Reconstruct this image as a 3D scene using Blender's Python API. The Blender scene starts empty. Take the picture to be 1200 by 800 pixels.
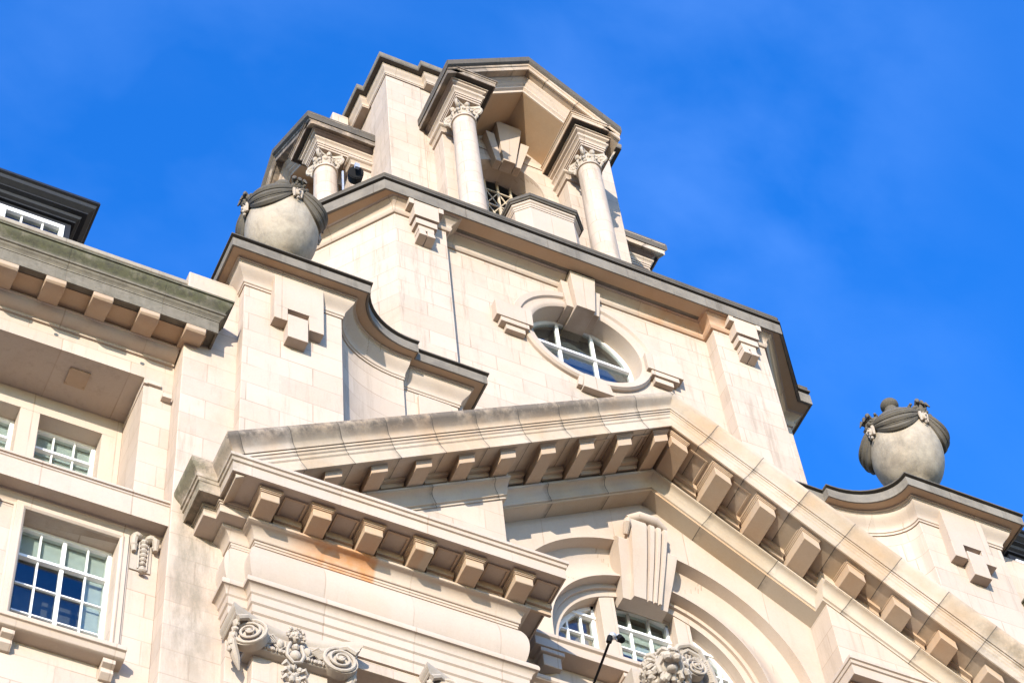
import bpy, bmesh, math, random
from mathutils import Vector, Matrix
random.seed(7)
R = math.radians
scene = bpy.context.scene
EYE = 1.6                                   # model heights below are measured from the camera; ground is 1.6 lower

# ------------------------------------------------------------------ camera
cd = bpy.data.cameras.new('camera'); cam = bpy.data.objects.new('camera', cd); scene.collection.objects.link(cam)
cd.sensor_width = 36; cd.lens = 36*2874.85/1200; cd.clip_end = 5000; cd.clip_start = .1
r0 = Vector((0.9045434014625415, -0.4205257456794324, -0.07042252545409584))
r1 = Vector((0.32089421340397856, 0.7801653870084186, -0.5369998814877396))
r2 = Vector((0.2807634924174034, 0.46314151847438784, 0.8406377312438582))
cm = Matrix((r0, -r1, -r2)).transposed().to_4x4()
cm.translation = Vector((-12.2688, -16, EYE))
cam.matrix_world = cm
scene.camera = cam

# ------------------------------------------------------------------ light
SD = Vector((.68, 1.0, -.30)).normalized()   # the way the sunlight travels
sl = bpy.data.lights.new('sun', 'SUN'); sl.energy = 2.7; sl.angle = R(.5); sl.color = (1, .915, .79)
so = bpy.data.objects.new('sun', sl); scene.collection.objects.link(so)
so.rotation_euler = SD.to_track_quat('-Z', 'Y').to_euler(); so.location = (-40, -60, 40)
w = bpy.data.worlds.new('World'); scene.world = w; w.use_nodes = True
nt = w.node_tree; N = nt.nodes; L = nt.links
bg = N['Background']
sky = N.new('ShaderNodeTexSky'); sky.sky_type = 'NISHITA'; sky.sun_disc = False
sky.sun_elevation = math.asin(-SD.z); sky.sun_rotation = math.atan2(-SD.x, -SD.y)
sky.air_density = 1.0; sky.dust_density = .05; sky.ozone_density = 3.0; sky.altitude = 0
hs = N.new('ShaderNodeHueSaturation'); hs.inputs['Saturation'].default_value = 1.31; hs.inputs['Hue'].default_value = .518
hs.inputs['Value'].default_value = 1.30
L.new(sky.outputs[0], hs.inputs['Color'])
tc = N.new('ShaderNodeTexCoord'); mp = N.new('ShaderNodeMapping'); mp.inputs['Scale'].default_value = (3.2, 5.0, 4.0)
mp.inputs['Rotation'].default_value = (0, .3, .5)
no = N.new('ShaderNodeTexNoise'); no.inputs['Scale'].default_value = 1.9; no.inputs['Detail'].default_value = 6; no.inputs['Roughness'].default_value = .55
no.inputs['Distortion'].default_value = .4
cr = N.new('ShaderNodeValToRGB'); cr.color_ramp.elements[0].position = .48; cr.color_ramp.elements[1].position = .80
cr.color_ramp.elements[0].color = (0, 0, 0, 1); cr.color_ramp.elements[1].color = (.02, .02, .02, 1)
mx = N.new('ShaderNodeMixRGB'); mx.inputs[2].default_value = (2.6, 4.2, 7.6, 1)
L.new(tc.outputs['Generated'], mp.inputs[0]); L.new(mp.outputs[0], no.inputs[0]); L.new(no.outputs[0], cr.inputs[0])
masks = []                                   # thin wisps in their two parts of the sky
for dv, w0, w1, k in (((.318, .343, .884), .9925, .9992, 1.0), ((.100, .431, .897), .990, .9985, .75), ((.385, .395, .835), .9955, .9995, .5)):
    nv = N.new('ShaderNodeVectorMath'); nv.operation = 'NORMALIZE'; L.new(tc.outputs['Generated'], nv.inputs[0])
    dp = N.new('ShaderNodeVectorMath'); dp.operation = 'DOT_PRODUCT'; L.new(nv.outputs[0], dp.inputs[0]); dp.inputs[1].default_value = Vector(dv).normalized()
    mr = N.new('ShaderNodeMapRange'); mr.interpolation_type = 'SMOOTHSTEP'; mr.inputs[1].default_value = w0; mr.inputs[2].default_value = w1; mr.inputs[4].default_value = k; L.new(dp.outputs['Value'], mr.inputs[0])
    masks.append(mr.outputs[0])
ad = N.new('ShaderNodeMath'); ad.operation = 'ADD'; L.new(masks[0], ad.inputs[0]); L.new(masks[1], ad.inputs[1])
ad2 = N.new('ShaderNodeMath'); ad2.operation = 'ADD'; L.new(ad.outputs[0], ad2.inputs[0]); L.new(masks[2], ad2.inputs[1])
no2 = N.new('ShaderNodeTexNoise'); no2.inputs['Scale'].default_value = 3.5; no2.inputs['Detail'].default_value = 7; no2.inputs['Roughness'].default_value = .5; no2.inputs['Distortion'].default_value = .2
L.new(mp.outputs[0], no2.inputs[0])
mr2 = N.new('ShaderNodeMapRange'); mr2.inputs[1].default_value = .40; mr2.inputs[2].default_value = .72; mr2.inputs[4].default_value = .05; L.new(no2.outputs[0], mr2.inputs[0])
ml = N.new('ShaderNodeMath'); ml.operation = 'MULTIPLY_ADD'; L.new(ad2.outputs[0], ml.inputs[0]); L.new(mr2.outputs[0], ml.inputs[1]); L.new(cr.outputs[0], ml.inputs[2])
L.new(ml.outputs[0], mx.inputs[0]); L.new(hs.outputs[0], mx.inputs[1]); L.new(mx.outputs[0], bg.inputs[0])
bg.inputs[1].default_value = .15
scene.view_settings.view_transform = 'Standard'; scene.view_settings.look = 'None'
scene.view_settings.exposure = 1.49; scene.view_settings.gamma = 1
scene.cycles.max_bounces = 8; scene.cycles.diffuse_bounces = 5

# ------------------------------------------------------------------ materials
class MT:
    def __init__(s, name):
        s.m = bpy.data.materials.new(name); s.m.use_nodes = True; s.t = s.m.node_tree
        s.b = s.t.nodes['Principled BSDF']; s.pos = s.n('ShaderNodeNewGeometry')
        s.sep = s.n('ShaderNodeSeparateXYZ'); s.l(s.pos.outputs['Position'], s.sep.inputs[0])
    def n(s, t, **k):
        o = s.t.nodes.new(t)
        for a, v in k.items(): setattr(o, a, v)
        return o
    def l(s, a, b): s.t.links.new(a, b)
    def math(s, op, a, b=None, c=None, clamp=False):
        o = s.n('ShaderNodeMath', operation=op); o.use_clamp = clamp
        for i, v in enumerate((a, b, c)):
            if v is None: continue
            if isinstance(v, (int, float)): o.inputs[i].default_value = v
            else: s.l(v, o.inputs[i])
        return o.outputs[0]
    def noise(s, scale, detail=5, rough=.55, vec=None, stretch=None):
        o = s.n('ShaderNodeTexNoise'); o.inputs['Scale'].default_value = scale; o.inputs['Detail'].default_value = detail
        o.inputs['Roughness'].default_value = rough
        v = vec or s.pos.outputs['Position']
        if stretch:
            q = s.n('ShaderNodeMapping'); q.inputs['Scale'].default_value = stretch; s.l(v, q.inputs[0]); v = q.outputs[0]
        s.l(v, o.inputs['Vector']); return o.outputs['Fac']
    def ramp(s, f, a, b):
        o = s.n('ShaderNodeMapRange'); o.inputs[1].default_value = a; o.inputs[2].default_value = b
        s.l(f, o.inputs[0]); return o.outputs[0]
    def mix(s, f, a, b, mode='MIX'):
        o = s.n('ShaderNodeMixRGB', blend_type=mode)
        for i, v in enumerate((f, a, b)):
            if isinstance(v, (int, float)): o.inputs[i].default_value = v
            elif isinstance(v, tuple): o.inputs[i].default_value = (*v, 1)
            else: s.l(v, o.inputs[i])
        return o.outputs[0]
    def uv(s):                                 # wall coordinates: along the face, and up
        cx = s.n('ShaderNodeVectorMath', operation='CROSS_PRODUCT'); s.l(s.pos.outputs['True Normal'], cx.inputs[0])
        cx.inputs[1].default_value = (0, 0, 1)
        nr = s.n('ShaderNodeVectorMath', operation='NORMALIZE'); s.l(cx.outputs[0], nr.inputs[0])
        dt = s.n('ShaderNodeVectorMath', operation='DOT_PRODUCT'); s.l(nr.outputs[0], dt.inputs[0]); s.l(s.pos.outputs['Position'], dt.inputs[1])
        c = s.n('ShaderNodeCombineXYZ'); s.l(dt.outputs['Value'], c.inputs[0]); s.l(s.sep.outputs[2], c.inputs[1])
        return c.outputs[0], dt.outputs['Value']

def stone(name, base, joint=None, rakej=None, mossbox=None, stainbox=None, warm=.35, grey=.25, moss=0, orange=None, orange_k=.9, dark=0, rough=.85, bump=.25, streak=.3, blackish=0, joint_dark=.55):
    t = MT(name)
    uv, along = t.uv()
    col = t.mix(1.0, base, base)
    nw = t.ramp(t.noise(1.1, 6, .6), .42, .72)
    col = t.mix(t.math('MULTIPLY', nw, warm), col, tuple(c*k for c, k in zip(base, (1.0, .80, .60))))
    ng = t.ramp(t.noise(2.3, 8, .65, stretch=(1, 1, .55)), .50, .78)
    col = t.mix(t.math('MULTIPLY', ng, grey), col, tuple(c*k for c, k in zip(base, (.62, .565, .50))))
    st = t.ramp(t.noise(4.2, 8, .75, stretch=(1.6, 1.6, .13)), .53, .68)
    col = t.mix(t.math('MULTIPLY', st, streak), col, tuple(c*k for c, k in zip(base, (.50, .47, .42))))
    bv = None
    if joint:
        bw, bh = joint
        br = t.n('ShaderNodeTexBrick'); t.l(uv, br.inputs['Vector'])
        br.inputs['Scale'].default_value = 1; br.inputs['Brick Width'].default_value = bw; br.inputs['Row Height'].default_value = bh
        br.inputs['Mortar Size'].default_value = .0095; br.inputs['Mortar Smooth'].default_value = .35; br.inputs['Bias'].default_value = 0
        br.inputs['Color1'].default_value = (.89, .88, .865, 1); br.inputs['Color2'].default_value = (1.03, 1.03, 1.02, 1)
        br.inputs['Mortar'].default_value = (1, 1, 1, 1)
        col = t.mix(1.0, col, br.outputs['Color'], 'MULTIPLY')
        jn = t.math('MULTIPLY', br.outputs['Fac'], t.ramp(t.noise(1.7, 3), .25, .65))
        col = t.mix(t.math('MULTIPLY', jn, joint_dark), col, tuple(c*k for c, k in zip(base, (.45, .36, .27))))
        bv = br.outputs['Fac']
    if rakej:                                   # joints square to the slope of the raking cornice, each block its own tint
        ax = t.math('ABSOLUTE', s_(t, 0)); sc = t.math('SUBTRACT', t.math('MULTIPLY', ax, .82), t.math('MULTIPLY', s_(t, 2), .572))
        q = t.math('DIVIDE', sc, rakej); fr = t.math('FRACT', q); fl_ = t.math('FLOOR', q)
        jm = t.math('LESS_THAN', fr, .013/rakej)
        wn = t.n('ShaderNodeTexWhiteNoise', noise_dimensions='2D'); cb = t.n('ShaderNodeCombineXYZ'); t.l(fl_, cb.inputs[0]); t.l(t.math('SIGN', s_(t, 0)), cb.inputs[1]); t.l(cb.outputs[0], wn.inputs['Vector'])
        tint = t.math('MULTIPLY_ADD', wn.outputs['Value'], .18, .90)
        cc = t.n('ShaderNodeCombineXYZ'); t.l(tint, cc.inputs[0]); t.l(t.math('POWER', tint, 1.25), cc.inputs[1]); t.l(t.math('POWER', tint, 1.8), cc.inputs[2])
        col = t.mix(1.0, col, cc.outputs[0], 'MULTIPLY')
        soil = t.math('MULTIPLY', t.ramp(t.math('ABSOLUTE', t.math('SUBTRACT', fr, .01)), .10, .0), t.ramp(t.noise(5, 6, .7), .40, .62))
        col = t.mix(t.math('MULTIPLY', soil, .75), col, (.06, .055, .045))
        dz = t.math('SUBTRACT', t.math('SUBTRACT', 29.23+EYE, t.math('MULTIPLY', ax, .697)), s_(t, 2))      # drop below the top line
        soot = t.math('MULTIPLY', t.ramp(s_(t, 0), .3, -1.5), t.math('MULTIPLY', t.ramp(dz, .26, .10), t.ramp(t.noise(2.8, 7, .7), .32, .52)))
        col = t.mix(t.math('MULTIPLY', soot, .9), col, (.055, .046, .04))
        lich = t.math('MULTIPLY', t.ramp(s_(t, 0), 3.8, 5.2), t.ramp(t.noise(3.2, 7, .7), .45, .62)); col = t.mix(t.math('MULTIPLY', lich, .75), col, (.085, .072, .04))
        col = t.mix(t.math('MULTIPLY', jm, .85), col, (.04, .034, .028)); bv = jm
    if stainbox:
        x0, x1, z0, z1 = stainbox
        m1 = t.math('MULTIPLY', t.math('MULTIPLY', t.ramp(s_(t, 0), x0-.02, x0+.12), t.ramp(s_(t, 0), x1+.1, x1-.2)), t.math('MULTIPLY', t.ramp(s_(t, 2), z0, z0+1.5), t.ramp(s_(t, 2), z1, z1-.25)))
        m2 = t.math('MULTIPLY', m1, t.ramp(t.noise(2.2, 8, .75, stretch=(1.8, 1.8, .5)), .36, .60))
        col = t.mix(t.math('MULTIPLY', m2, .75), col, (.17, .145, .10))
    if mossbox:
        x0, x1, z0, z1 = mossbox
        m1 = t.math('MULTIPLY', t.ramp(s_(t, 0), x1, x0), t.math('MULTIPLY', t.ramp(s_(t, 2), z0, z0+.05), t.ramp(s_(t, 2), z1+.05, z1)))
        m2 = t.math('MULTIPLY', m1, t.ramp(t.noise(4.5, 8, .7), .28, .50))
        col = t.mix(t.math('MULTIPLY', m2, .92), col, (.062, .066, .022))
        m3 = t.math('MULTIPLY', m1, t.ramp(t.noise(11, 8, .75), .50, .62)); col = t.mix(t.math('MULTIPLY', m3, .7), col, (.018, .018, .012))
    if moss:
        nm = t.ramp(t.noise(5.5, 9, .75), .40, .62)
        col = t.mix(t.math('MULTIPLY', nm, moss), col, (.058, .056, .034))
        nm2 = t.ramp(t.noise(9, 8, .7), .52, .62)
        col = t.mix(t.math('MULTIPLY', nm2, moss*.8), col, (.022, .024, .018))
    if blackish:
        nb = t.ramp(t.noise(2.6, 8, .7), .42, .66)
        col = t.mix(t.math('MULTIPLY', nb, blackish), col, (.042, .037, .032))
    if orange:                                  # a rust stain of its own place and length, as in the stone of the bed mould
        x0, x1, z0, z1 = orange
        m1 = t.math('MULTIPLY', t.ramp(s_(t, 0), x0-.25, x0+.25), t.ramp(s_(t, 0), x1+.02, x1-.02))
        m2 = t.math('MULTIPLY', t.ramp(s_(t, 2), z0-.1, z0+.02), t.ramp(s_(t, 2), z1+.1, z1-.1))
        mm = t.math('MULTIPLY', t.math('MULTIPLY', m1, m2), t.ramp(t.noise(4, 5, .6), .15, .6))
        col = t.mix(t.math('MULTIPLY', mm, orange_k), col, (.46, .185, .045))
    fine = t.ramp(t.noise(38, 6, .7), .2, .9)
    col = t.mix(.16, col, t.mix(fine, tuple(c*.55 for c in base), tuple(min(1, c*1.3) for c in base)))
    t.l(col, t.b.inputs['Base Color']); t.b.inputs['Roughness'].default_value = rough
    t.b.inputs['Specular IOR Level'].default_value = .25
    h = t.math('ADD', t.math('MULTIPLY', t.noise(14, 8, .65), .5), t.math('MULTIPLY', t.noise(60, 4, .6), .22))
    if bv is not None: h = t.math('SUBTRACT', h, t.math('MULTIPLY', bv, .8))
    bp = t.n('ShaderNodeBump'); bp.inputs['Strength'].default_value = bump; bp.inputs['Distance'].default_value = .02
    t.l(h, bp.inputs['Height']); t.l(bp.outputs[0], t.b.inputs['Normal'])
    return t.m
def s_(t, i): return t.sep.outputs[i]

CREAM = (.485, .400, .328)
M = {}
M['ashlar'] = stone('ashlar_portland_stone', CREAM, joint=(.95, .43), warm=.25, grey=.25, streak=.35, joint_dark=.7)
M['ashlar_fine'] = stone('ashlar_tower_stone', CREAM, joint=(.85, .40), warm=.25, grey=.40, streak=.60, joint_dark=.7)
M['smooth'] = stone('smooth_dressed_stone', CREAM, joint=(1.15, 30), warm=.3, grey=.2, streak=.15, joint_dark=.7)
M['pier'] = stone('stained_pier_stone', CREAM, joint=(.95, .43), warm=.4, grey=.4, streak=.5, joint_dark=.65, stainbox=(-6.98, -6.35, 20.5+EYE, 24.5+EYE))
M['drum_bed'] = stone('drum_mould_stone', CREAM, joint=(1.15, 30), warm=.5, grey=.3, streak=.2, orange=(1.3, 2.75, 34.8+EYE, 35.3+EYE), orange_k=.6)
M['soffit'] = stone('soffit_warm_bounce_stone', (.46, .325, .21), warm=.6, grey=.25, streak=0)  # warm bounce light on the undersides is put into this colour
M['modillion'] = stone('modillion_shaded_stone', (.42, .315, .225), warm=.7, grey=.25, streak=.1)  # darkened and warmed: shade of the bracket undersides painted into the stone
M['bed'] = stone('bed_mould_stone', CREAM, joint=(1.15, 30), warm=.35, grey=.2, streak=.2, orange=(-5.45, -4.50, 23.45+EYE, 24.1+EYE), orange_k=.95)
M['rake'] = stone('raking_cornice_stone', (.48, .39, .30), rakej=.80, warm=.95, grey=.25, streak=.15, blackish=.16)
M['rake_clean'] = stone('raking_bed_stone', (.45, .38, .30), rakej=1.15, warm=.55, grey=.2, streak=.1, blackish=0)
M['corner'] = stone('corner_cornice_stone', CREAM, joint=(1.15, 30), mossbox=(-7.0, -6.35, 23.9+EYE, 24.6+EYE), warm=.35, grey=.25, streak=.2)
M['stained_modillion'] = stone('rust_stained_modillion', (.43, .35, .26), warm=.6, grey=.25, streak=.1, orange=(-5.9, -4.0, 23.6+EYE, 24.2+EYE), orange_k=.35)
M['grey'] = stone('grey_weathered_stone', (.115, .10, .082), joint=(1.5, 40), warm=.2, grey=.6, streak=.5, blackish=.45, bump=.4)
M['fascia'] = stone('grey_fascia_stone', (.225, .198, .162), joint=(1.5, 40), warm=.25, grey=.5, streak=.7, blackish=.45, joint_dark=.9, bump=.35)
M['parapet'] = stone('pale_parapet_stone', (.33, .285, .225), joint=(1.35, 40), warm=.2, grey=.5, streak=.5, blackish=.15)
M['mossy'] = stone('mossy_cornice_stone', (.215, .185, .14), joint=(1.35, 40), joint_dark=.9, mossbox=(100, 101, 28.44+EYE, 28.64+EYE), warm=.1, grey=.4, moss=.30, blackish=.45, streak=.6, bump=.6)
M['mossgrey'] = stone('grey_mossy_stone', (.20, .172, .132), joint=(1.35, 40), warm=.1, grey=.5, moss=.35, streak=.5, bump=.4)
M['greenish'] = stone('green_stained_stone', (.34, .31, .23), joint=None, warm=.3, grey=.4, moss=.55, streak=.5)
M['carved'] = stone('carved_stone', (.40, .345, .285), warm=.3, grey=.5, streak=.2, bump=.5)
M['urn'] = stone('urn_stone', (.40, .345, .27), warm=.4, grey=.8, streak=.6, blackish=.5, bump=.5)
M['urn_dark'] = stone('urn_garland_stone', (.12, .105, .083), warm=.2, grey=.6, streak=.3, blackish=.5, bump=.6)
M['rough_dark'] = stone('dark_brown_stone', (.10, .085, .068), warm=.2, grey=.4, streak=.3, blackish=.4)  # dark brown tone for the strip under the attic cornice

def plain(name, col, rough=.5, metal=0, spec=.5, var=.12, scale=9):
    t = MT(name); c = t.mix(t.ramp(t.noise(scale, 5, .6), .3, .75), tuple(max(0, x*(1-var)) for x in col), tuple(min(1, x*(1+var)) for x in col))
    t.l(c, t.b.inputs['Base Color']); t.b.inputs['Roughness'].default_value = rough; t.b.inputs['Metallic'].default_value = metal
    t.b.inputs['Specular IOR Level'].default_value = spec
    return t.m
M['white'] = plain('white_window_paint', (.78, .77, .73), .45, var=.06)
M['black'] = plain('black_dormer_paint', (.010, .010, .011), .6, var=.35)
M['lead'] = plain('grey_lead_sheet', (.10, .105, .11), .55, var=.3)
M['iron'] = plain('weathered_grille_metal', (.55, .45, .32), .55, metal=.2, var=.3)
M['lampblack'] = plain('black_floodlight_housing', (.008, .008, .009), .8, spec=.15)
M['steel'] = plain('pale_camera_housing', (.45, .45, .46), .35, metal=.3)
M['dark_room'] = plain('dark_window_interior', (.09, .095, .10), .9)
M['blind'] = plain('pale_window_blind', (.52, .56, .52), .85, var=.1)
def glass():
    t = MT('window_glass'); t.t.nodes.remove(t.b); out = [n for n in t.t.nodes if n.type == 'OUTPUT_MATERIAL'][0]
    tr = t.n('ShaderNodeBsdfTransparent'); tr.inputs[0].default_value = (.80, .83, .82, 1)
    gl = t.n('ShaderNodeBsdfGlossy'); gl.inputs['Roughness'].default_value = .02; gl.inputs[0].default_value = (.95, .97, 1, 1)
    fr = t.n('ShaderNodeLayerWeight'); fr.inputs['Blend'].default_value = .5; sch = t.math('POWER', fr.outputs['Facing'], 4.0)
    mx_ = t.n('ShaderNodeMixShader'); t.l(t.math('ADD', sch, .05), mx_.inputs[0]); t.l(tr.outputs[0], mx_.inputs[1]); t.l(gl.outputs[0], mx_.inputs[2])
    bp = t.n('ShaderNodeBump'); bp.inputs['Strength'].default_value = .10; bp.inputs['Distance'].default_value = .02
    t.l(t.noise(1.9, 2), bp.inputs['Height']); t.l(bp.outputs[0], gl.inputs['Normal']); t.l(mx_.outputs[0], out.inputs[0])
    return t.m
M['glass'] = glass()
M['ground'] = stone('street_paving', (.24, .17, .11), joint=None, warm=.2, grey=.4, streak=0)

# ------------------------------------------------------------------ mesh helpers
UP = Vector((0, 0, 1))
class MB:
    def __init__(s): s.v = []; s.f = []
    def add(s, vs, fs):
        o = len(s.v); s.v += [tuple(v) for v in vs]; s.f += [[i+o for i in f] for f in fs]; return s
    def box(s, x0, x1, y0, y1, z0, z1):
        x0, x1 = min(x0, x1), max(x0, x1); y0, y1 = min(y0, y1), max(y0, y1)
        v = [(x, y, z) for z in (z0, z1) for y in (y0, y1) for x in (x0, x1)]
        return s.add(v, [[0, 2, 3, 1], [4, 5, 7, 6], [0, 1, 5, 4], [2, 6, 7, 3], [0, 4, 6, 2], [1, 3, 7, 5]])
    def prism(s, poly, d, ax='y', y0=0, y1=1):       # poly in the plane across the axis
        n = len(poly)
        if ax == 'y': a = [(p[0], y0, p[1]) for p in poly]; b = [(p[0], y1, p[1]) for p in poly]
        elif ax == 'x': a = [(y0, p[0], p[1]) for p in poly]; b = [(y1, p[0], p[1]) for p in poly]
        else: a = [(p[0], p[1], y0) for p in poly]; b = [(p[0], p[1], y1) for p in poly]
        return s.add(a+b, [list(range(n)), list(range(2*n-1, n-1, -1))]+[[i, (i+1) % n, (i+1) % n+n, i+n] for i in range(n)])
    def rings(s, rs, closed_ring=True, closed=False, caps=True):
        n = len(rs[0]); v = [p for r in rs for p in r]; f = []
        m = len(rs)
        for i in range(m if closed else m-1):
            for j in range(n if closed_ring else n-1):
                a = i*n+j; b = i*n+(j+1) % n; c = ((i+1) % m)*n+(j+1) % n; d = ((i+1) % m)*n+j
                f.append([a, b, c, d])
        if caps and not closed and closed_ring: f += [list(range(n))[::-1], [(m-1)*n+j for j in range(n)]]
        return s.add(v, f)
    def sweep(s, path, prof, nrm=UP, closed=False, d0=None, d1=None):
        P = [Vector(p) for p in path]; n = len(P); nrm = Vector(nrm); rs = []
        for i in range(n):
            if closed: a = (P[i]-P[i-1]).normalized(); b = (P[(i+1) % n]-P[i]).normalized()
            else:
                a = (P[i]-P[i-1]).normalized() if i else None
                b = (P[i+1]-P[i]).normalized() if i < n-1 else None
                if a is None: a = Vector(d0) if d0 else b
                if b is None: b = Vector(d1) if d1 else a
            na = a.cross(nrm); nb = b.cross(nrm)
            m = (na+nb)/(1+na.dot(nb))
            rs.append([P[i]+m*p[0]+nrm*p[1] for p in prof])
        return s.rings(rs, True, closed)
    def lerp(s, inner, outer, prof):                 # prof (t, z): horizontal mould with its own projection at each corner
        rs = []
        for a, b in zip(inner, outer):
            rs.append([(a[0]+(b[0]-a[0])*t, a[1]+(b[1]-a[1])*t, z) for t, z in prof])
        return s.rings(rs)
    def lathe(s, prof, c=(0, 0, 0), seg=28, a0=0, a1=360):
        full = a1-a0 >= 360; n = seg if full else seg+1; rs = []
        for i in range(n):
            a = R(a0+(a1-a0)*i/seg); rs.append([(c[0]+r*math.cos(a), c[1]+r*math.sin(a), c[2]+z) for r, z in prof])
        return s.rings(rs, False, full, caps=False)
    def tube(s, pts, rad, seg=8, cap=True):
        P = [Vector(p) for p in pts]; rs = []; k = len(P)
        rr = rad if isinstance(rad, (list, tuple)) else [rad]*k
        d = (P[1]-P[0]).normalized(); u = d.orthogonal().normalized()
        for i in range(k):
            d = (P[min(i+1, k-1)]-P[max(i-1, 0)]).normalized(); u = (u-d*u.dot(d)).normalized(); v = d.cross(u)
            rs.append([P[i]+(u*math.cos(2*math.pi*j/seg)+v*math.sin(2*math.pi*j/seg))*rr[i] for j in range(seg)])
        return s.rings(rs, True, False, cap)
    def blob(s, c, r, seg=10, jit=0, squash=(1, 1, 1)):
        rs = []; rows = seg//2+1
        for i in range(rows+1):
            th = math.pi*i/rows; th = max(.02, min(math.pi-.02, th)); ring = []
            for j in range(seg):
                a = 2*math.pi*j/seg; k = 1+random.uniform(-jit, jit)
                ring.append((c[0]+r*k*squash[0]*math.sin(th)*math.cos(a), c[1]+r*k*squash[1]*math.sin(th)*math.sin(a), c[2]+r*k*squash[2]*math.cos(th)))
            rs.append(ring)
        return s.rings(rs)
    def mirror(s, x=0.0):
        s.v = [(2*x-a, b, c) for a, b, c in s.v]; return s
    def build(s, name, mat, parent=None, bevel=0, smooth=32):
        me = bpy.data.meshes.new(name)
        o0 = parent['_org'] if parent is not None and '_org' in parent else (0, 0, 0)
        me.from_pydata([(a-o0[0], b-o0[1], c+EYE-o0[2]) for a, b, c in s.v], [], s.f)
        bm = bmesh.new(); bm.from_mesh(me)
        bmesh.ops.remove_doubles(bm, verts=bm.verts, dist=.0004)
        bmesh.ops.recalc_face_normals(bm, faces=bm.faces); bm.to_mesh(me); bm.free()
        if smooth:
            for p in me.polygons: p.use_smooth = True
            me.set_sharp_from_angle(angle=R(smooth))
        me.materials.append(M[mat])
        o = bpy.data.objects.new(name, me); scene.collection.objects.link(o)
        if parent is not None:
            o.parent = parent; o['_org'] = tuple(o0)
        if bevel:
            b = o.modifiers.new('edge_wear', 'BEVEL'); b.width = bevel; b.segments = 2; b.limit_method = 'ANGLE'; b.angle_limit = R(40); b.harden_normals = False
        return o
def thing(name, label, cat, loc=(0, 0, 0), group=None):
    o = bpy.data.objects.new(name, None); scene.collection.objects.link(o); o.location = loc; o.empty_display_size = .3
    o['label'] = label; o['category'] = cat; o['_org'] = tuple(loc)
    if group: o['group'] = group
    return o
def curve(p, q, kind='cyma', n=6):
    """points from p to q (2-D). 'cyma' s-curve, 'cavetto' hollow, 'ovolo' bulge"""
    out = []
    for i in range(n+1):
        t = i/n
        if kind == 'cyma': a = t; b = .5-.5*math.cos(math.pi*t); a2 = t; out.append((p[0]+(q[0]-p[0])*b, p[1]+(q[1]-p[1])*(a2)))
        elif kind == 'cavetto': a = math.sin(t*math.pi/2); b = 1-math.cos(t*math.pi/2); out.append((p[0]+(q[0]-p[0])*a, p[1]+(q[1]-p[1])*b))
        else: a = 1-math.cos(t*math.pi/2); b = math.sin(t*math.pi/2); out.append((p[0]+(q[0]-p[0])*a, p[1]+(q[1]-p[1])*b))
    return out

B = thing('civic_building', 'cream stone baroque building with pedimented front, octagonal tower and columned lantern', 'building', (0, 6, 0))
def bb(name, mat, mb, bevel=0, smooth=32, parent=None, label=None):
    o = mb.build(name, mat, parent if parent is not None else B, bevel, smooth)
    if label: o['label'] = label
    return o
G0 = -EYE

# ================================================================== ground
g = MB(); g.add([(-900, -900, G0), (900, -900, G0), (900, 900, G0), (-900, 900, G0)], [[0, 1, 2, 3]])
gg = g.build('ground', 'ground'); gg['kind'] = 'structure'

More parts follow.
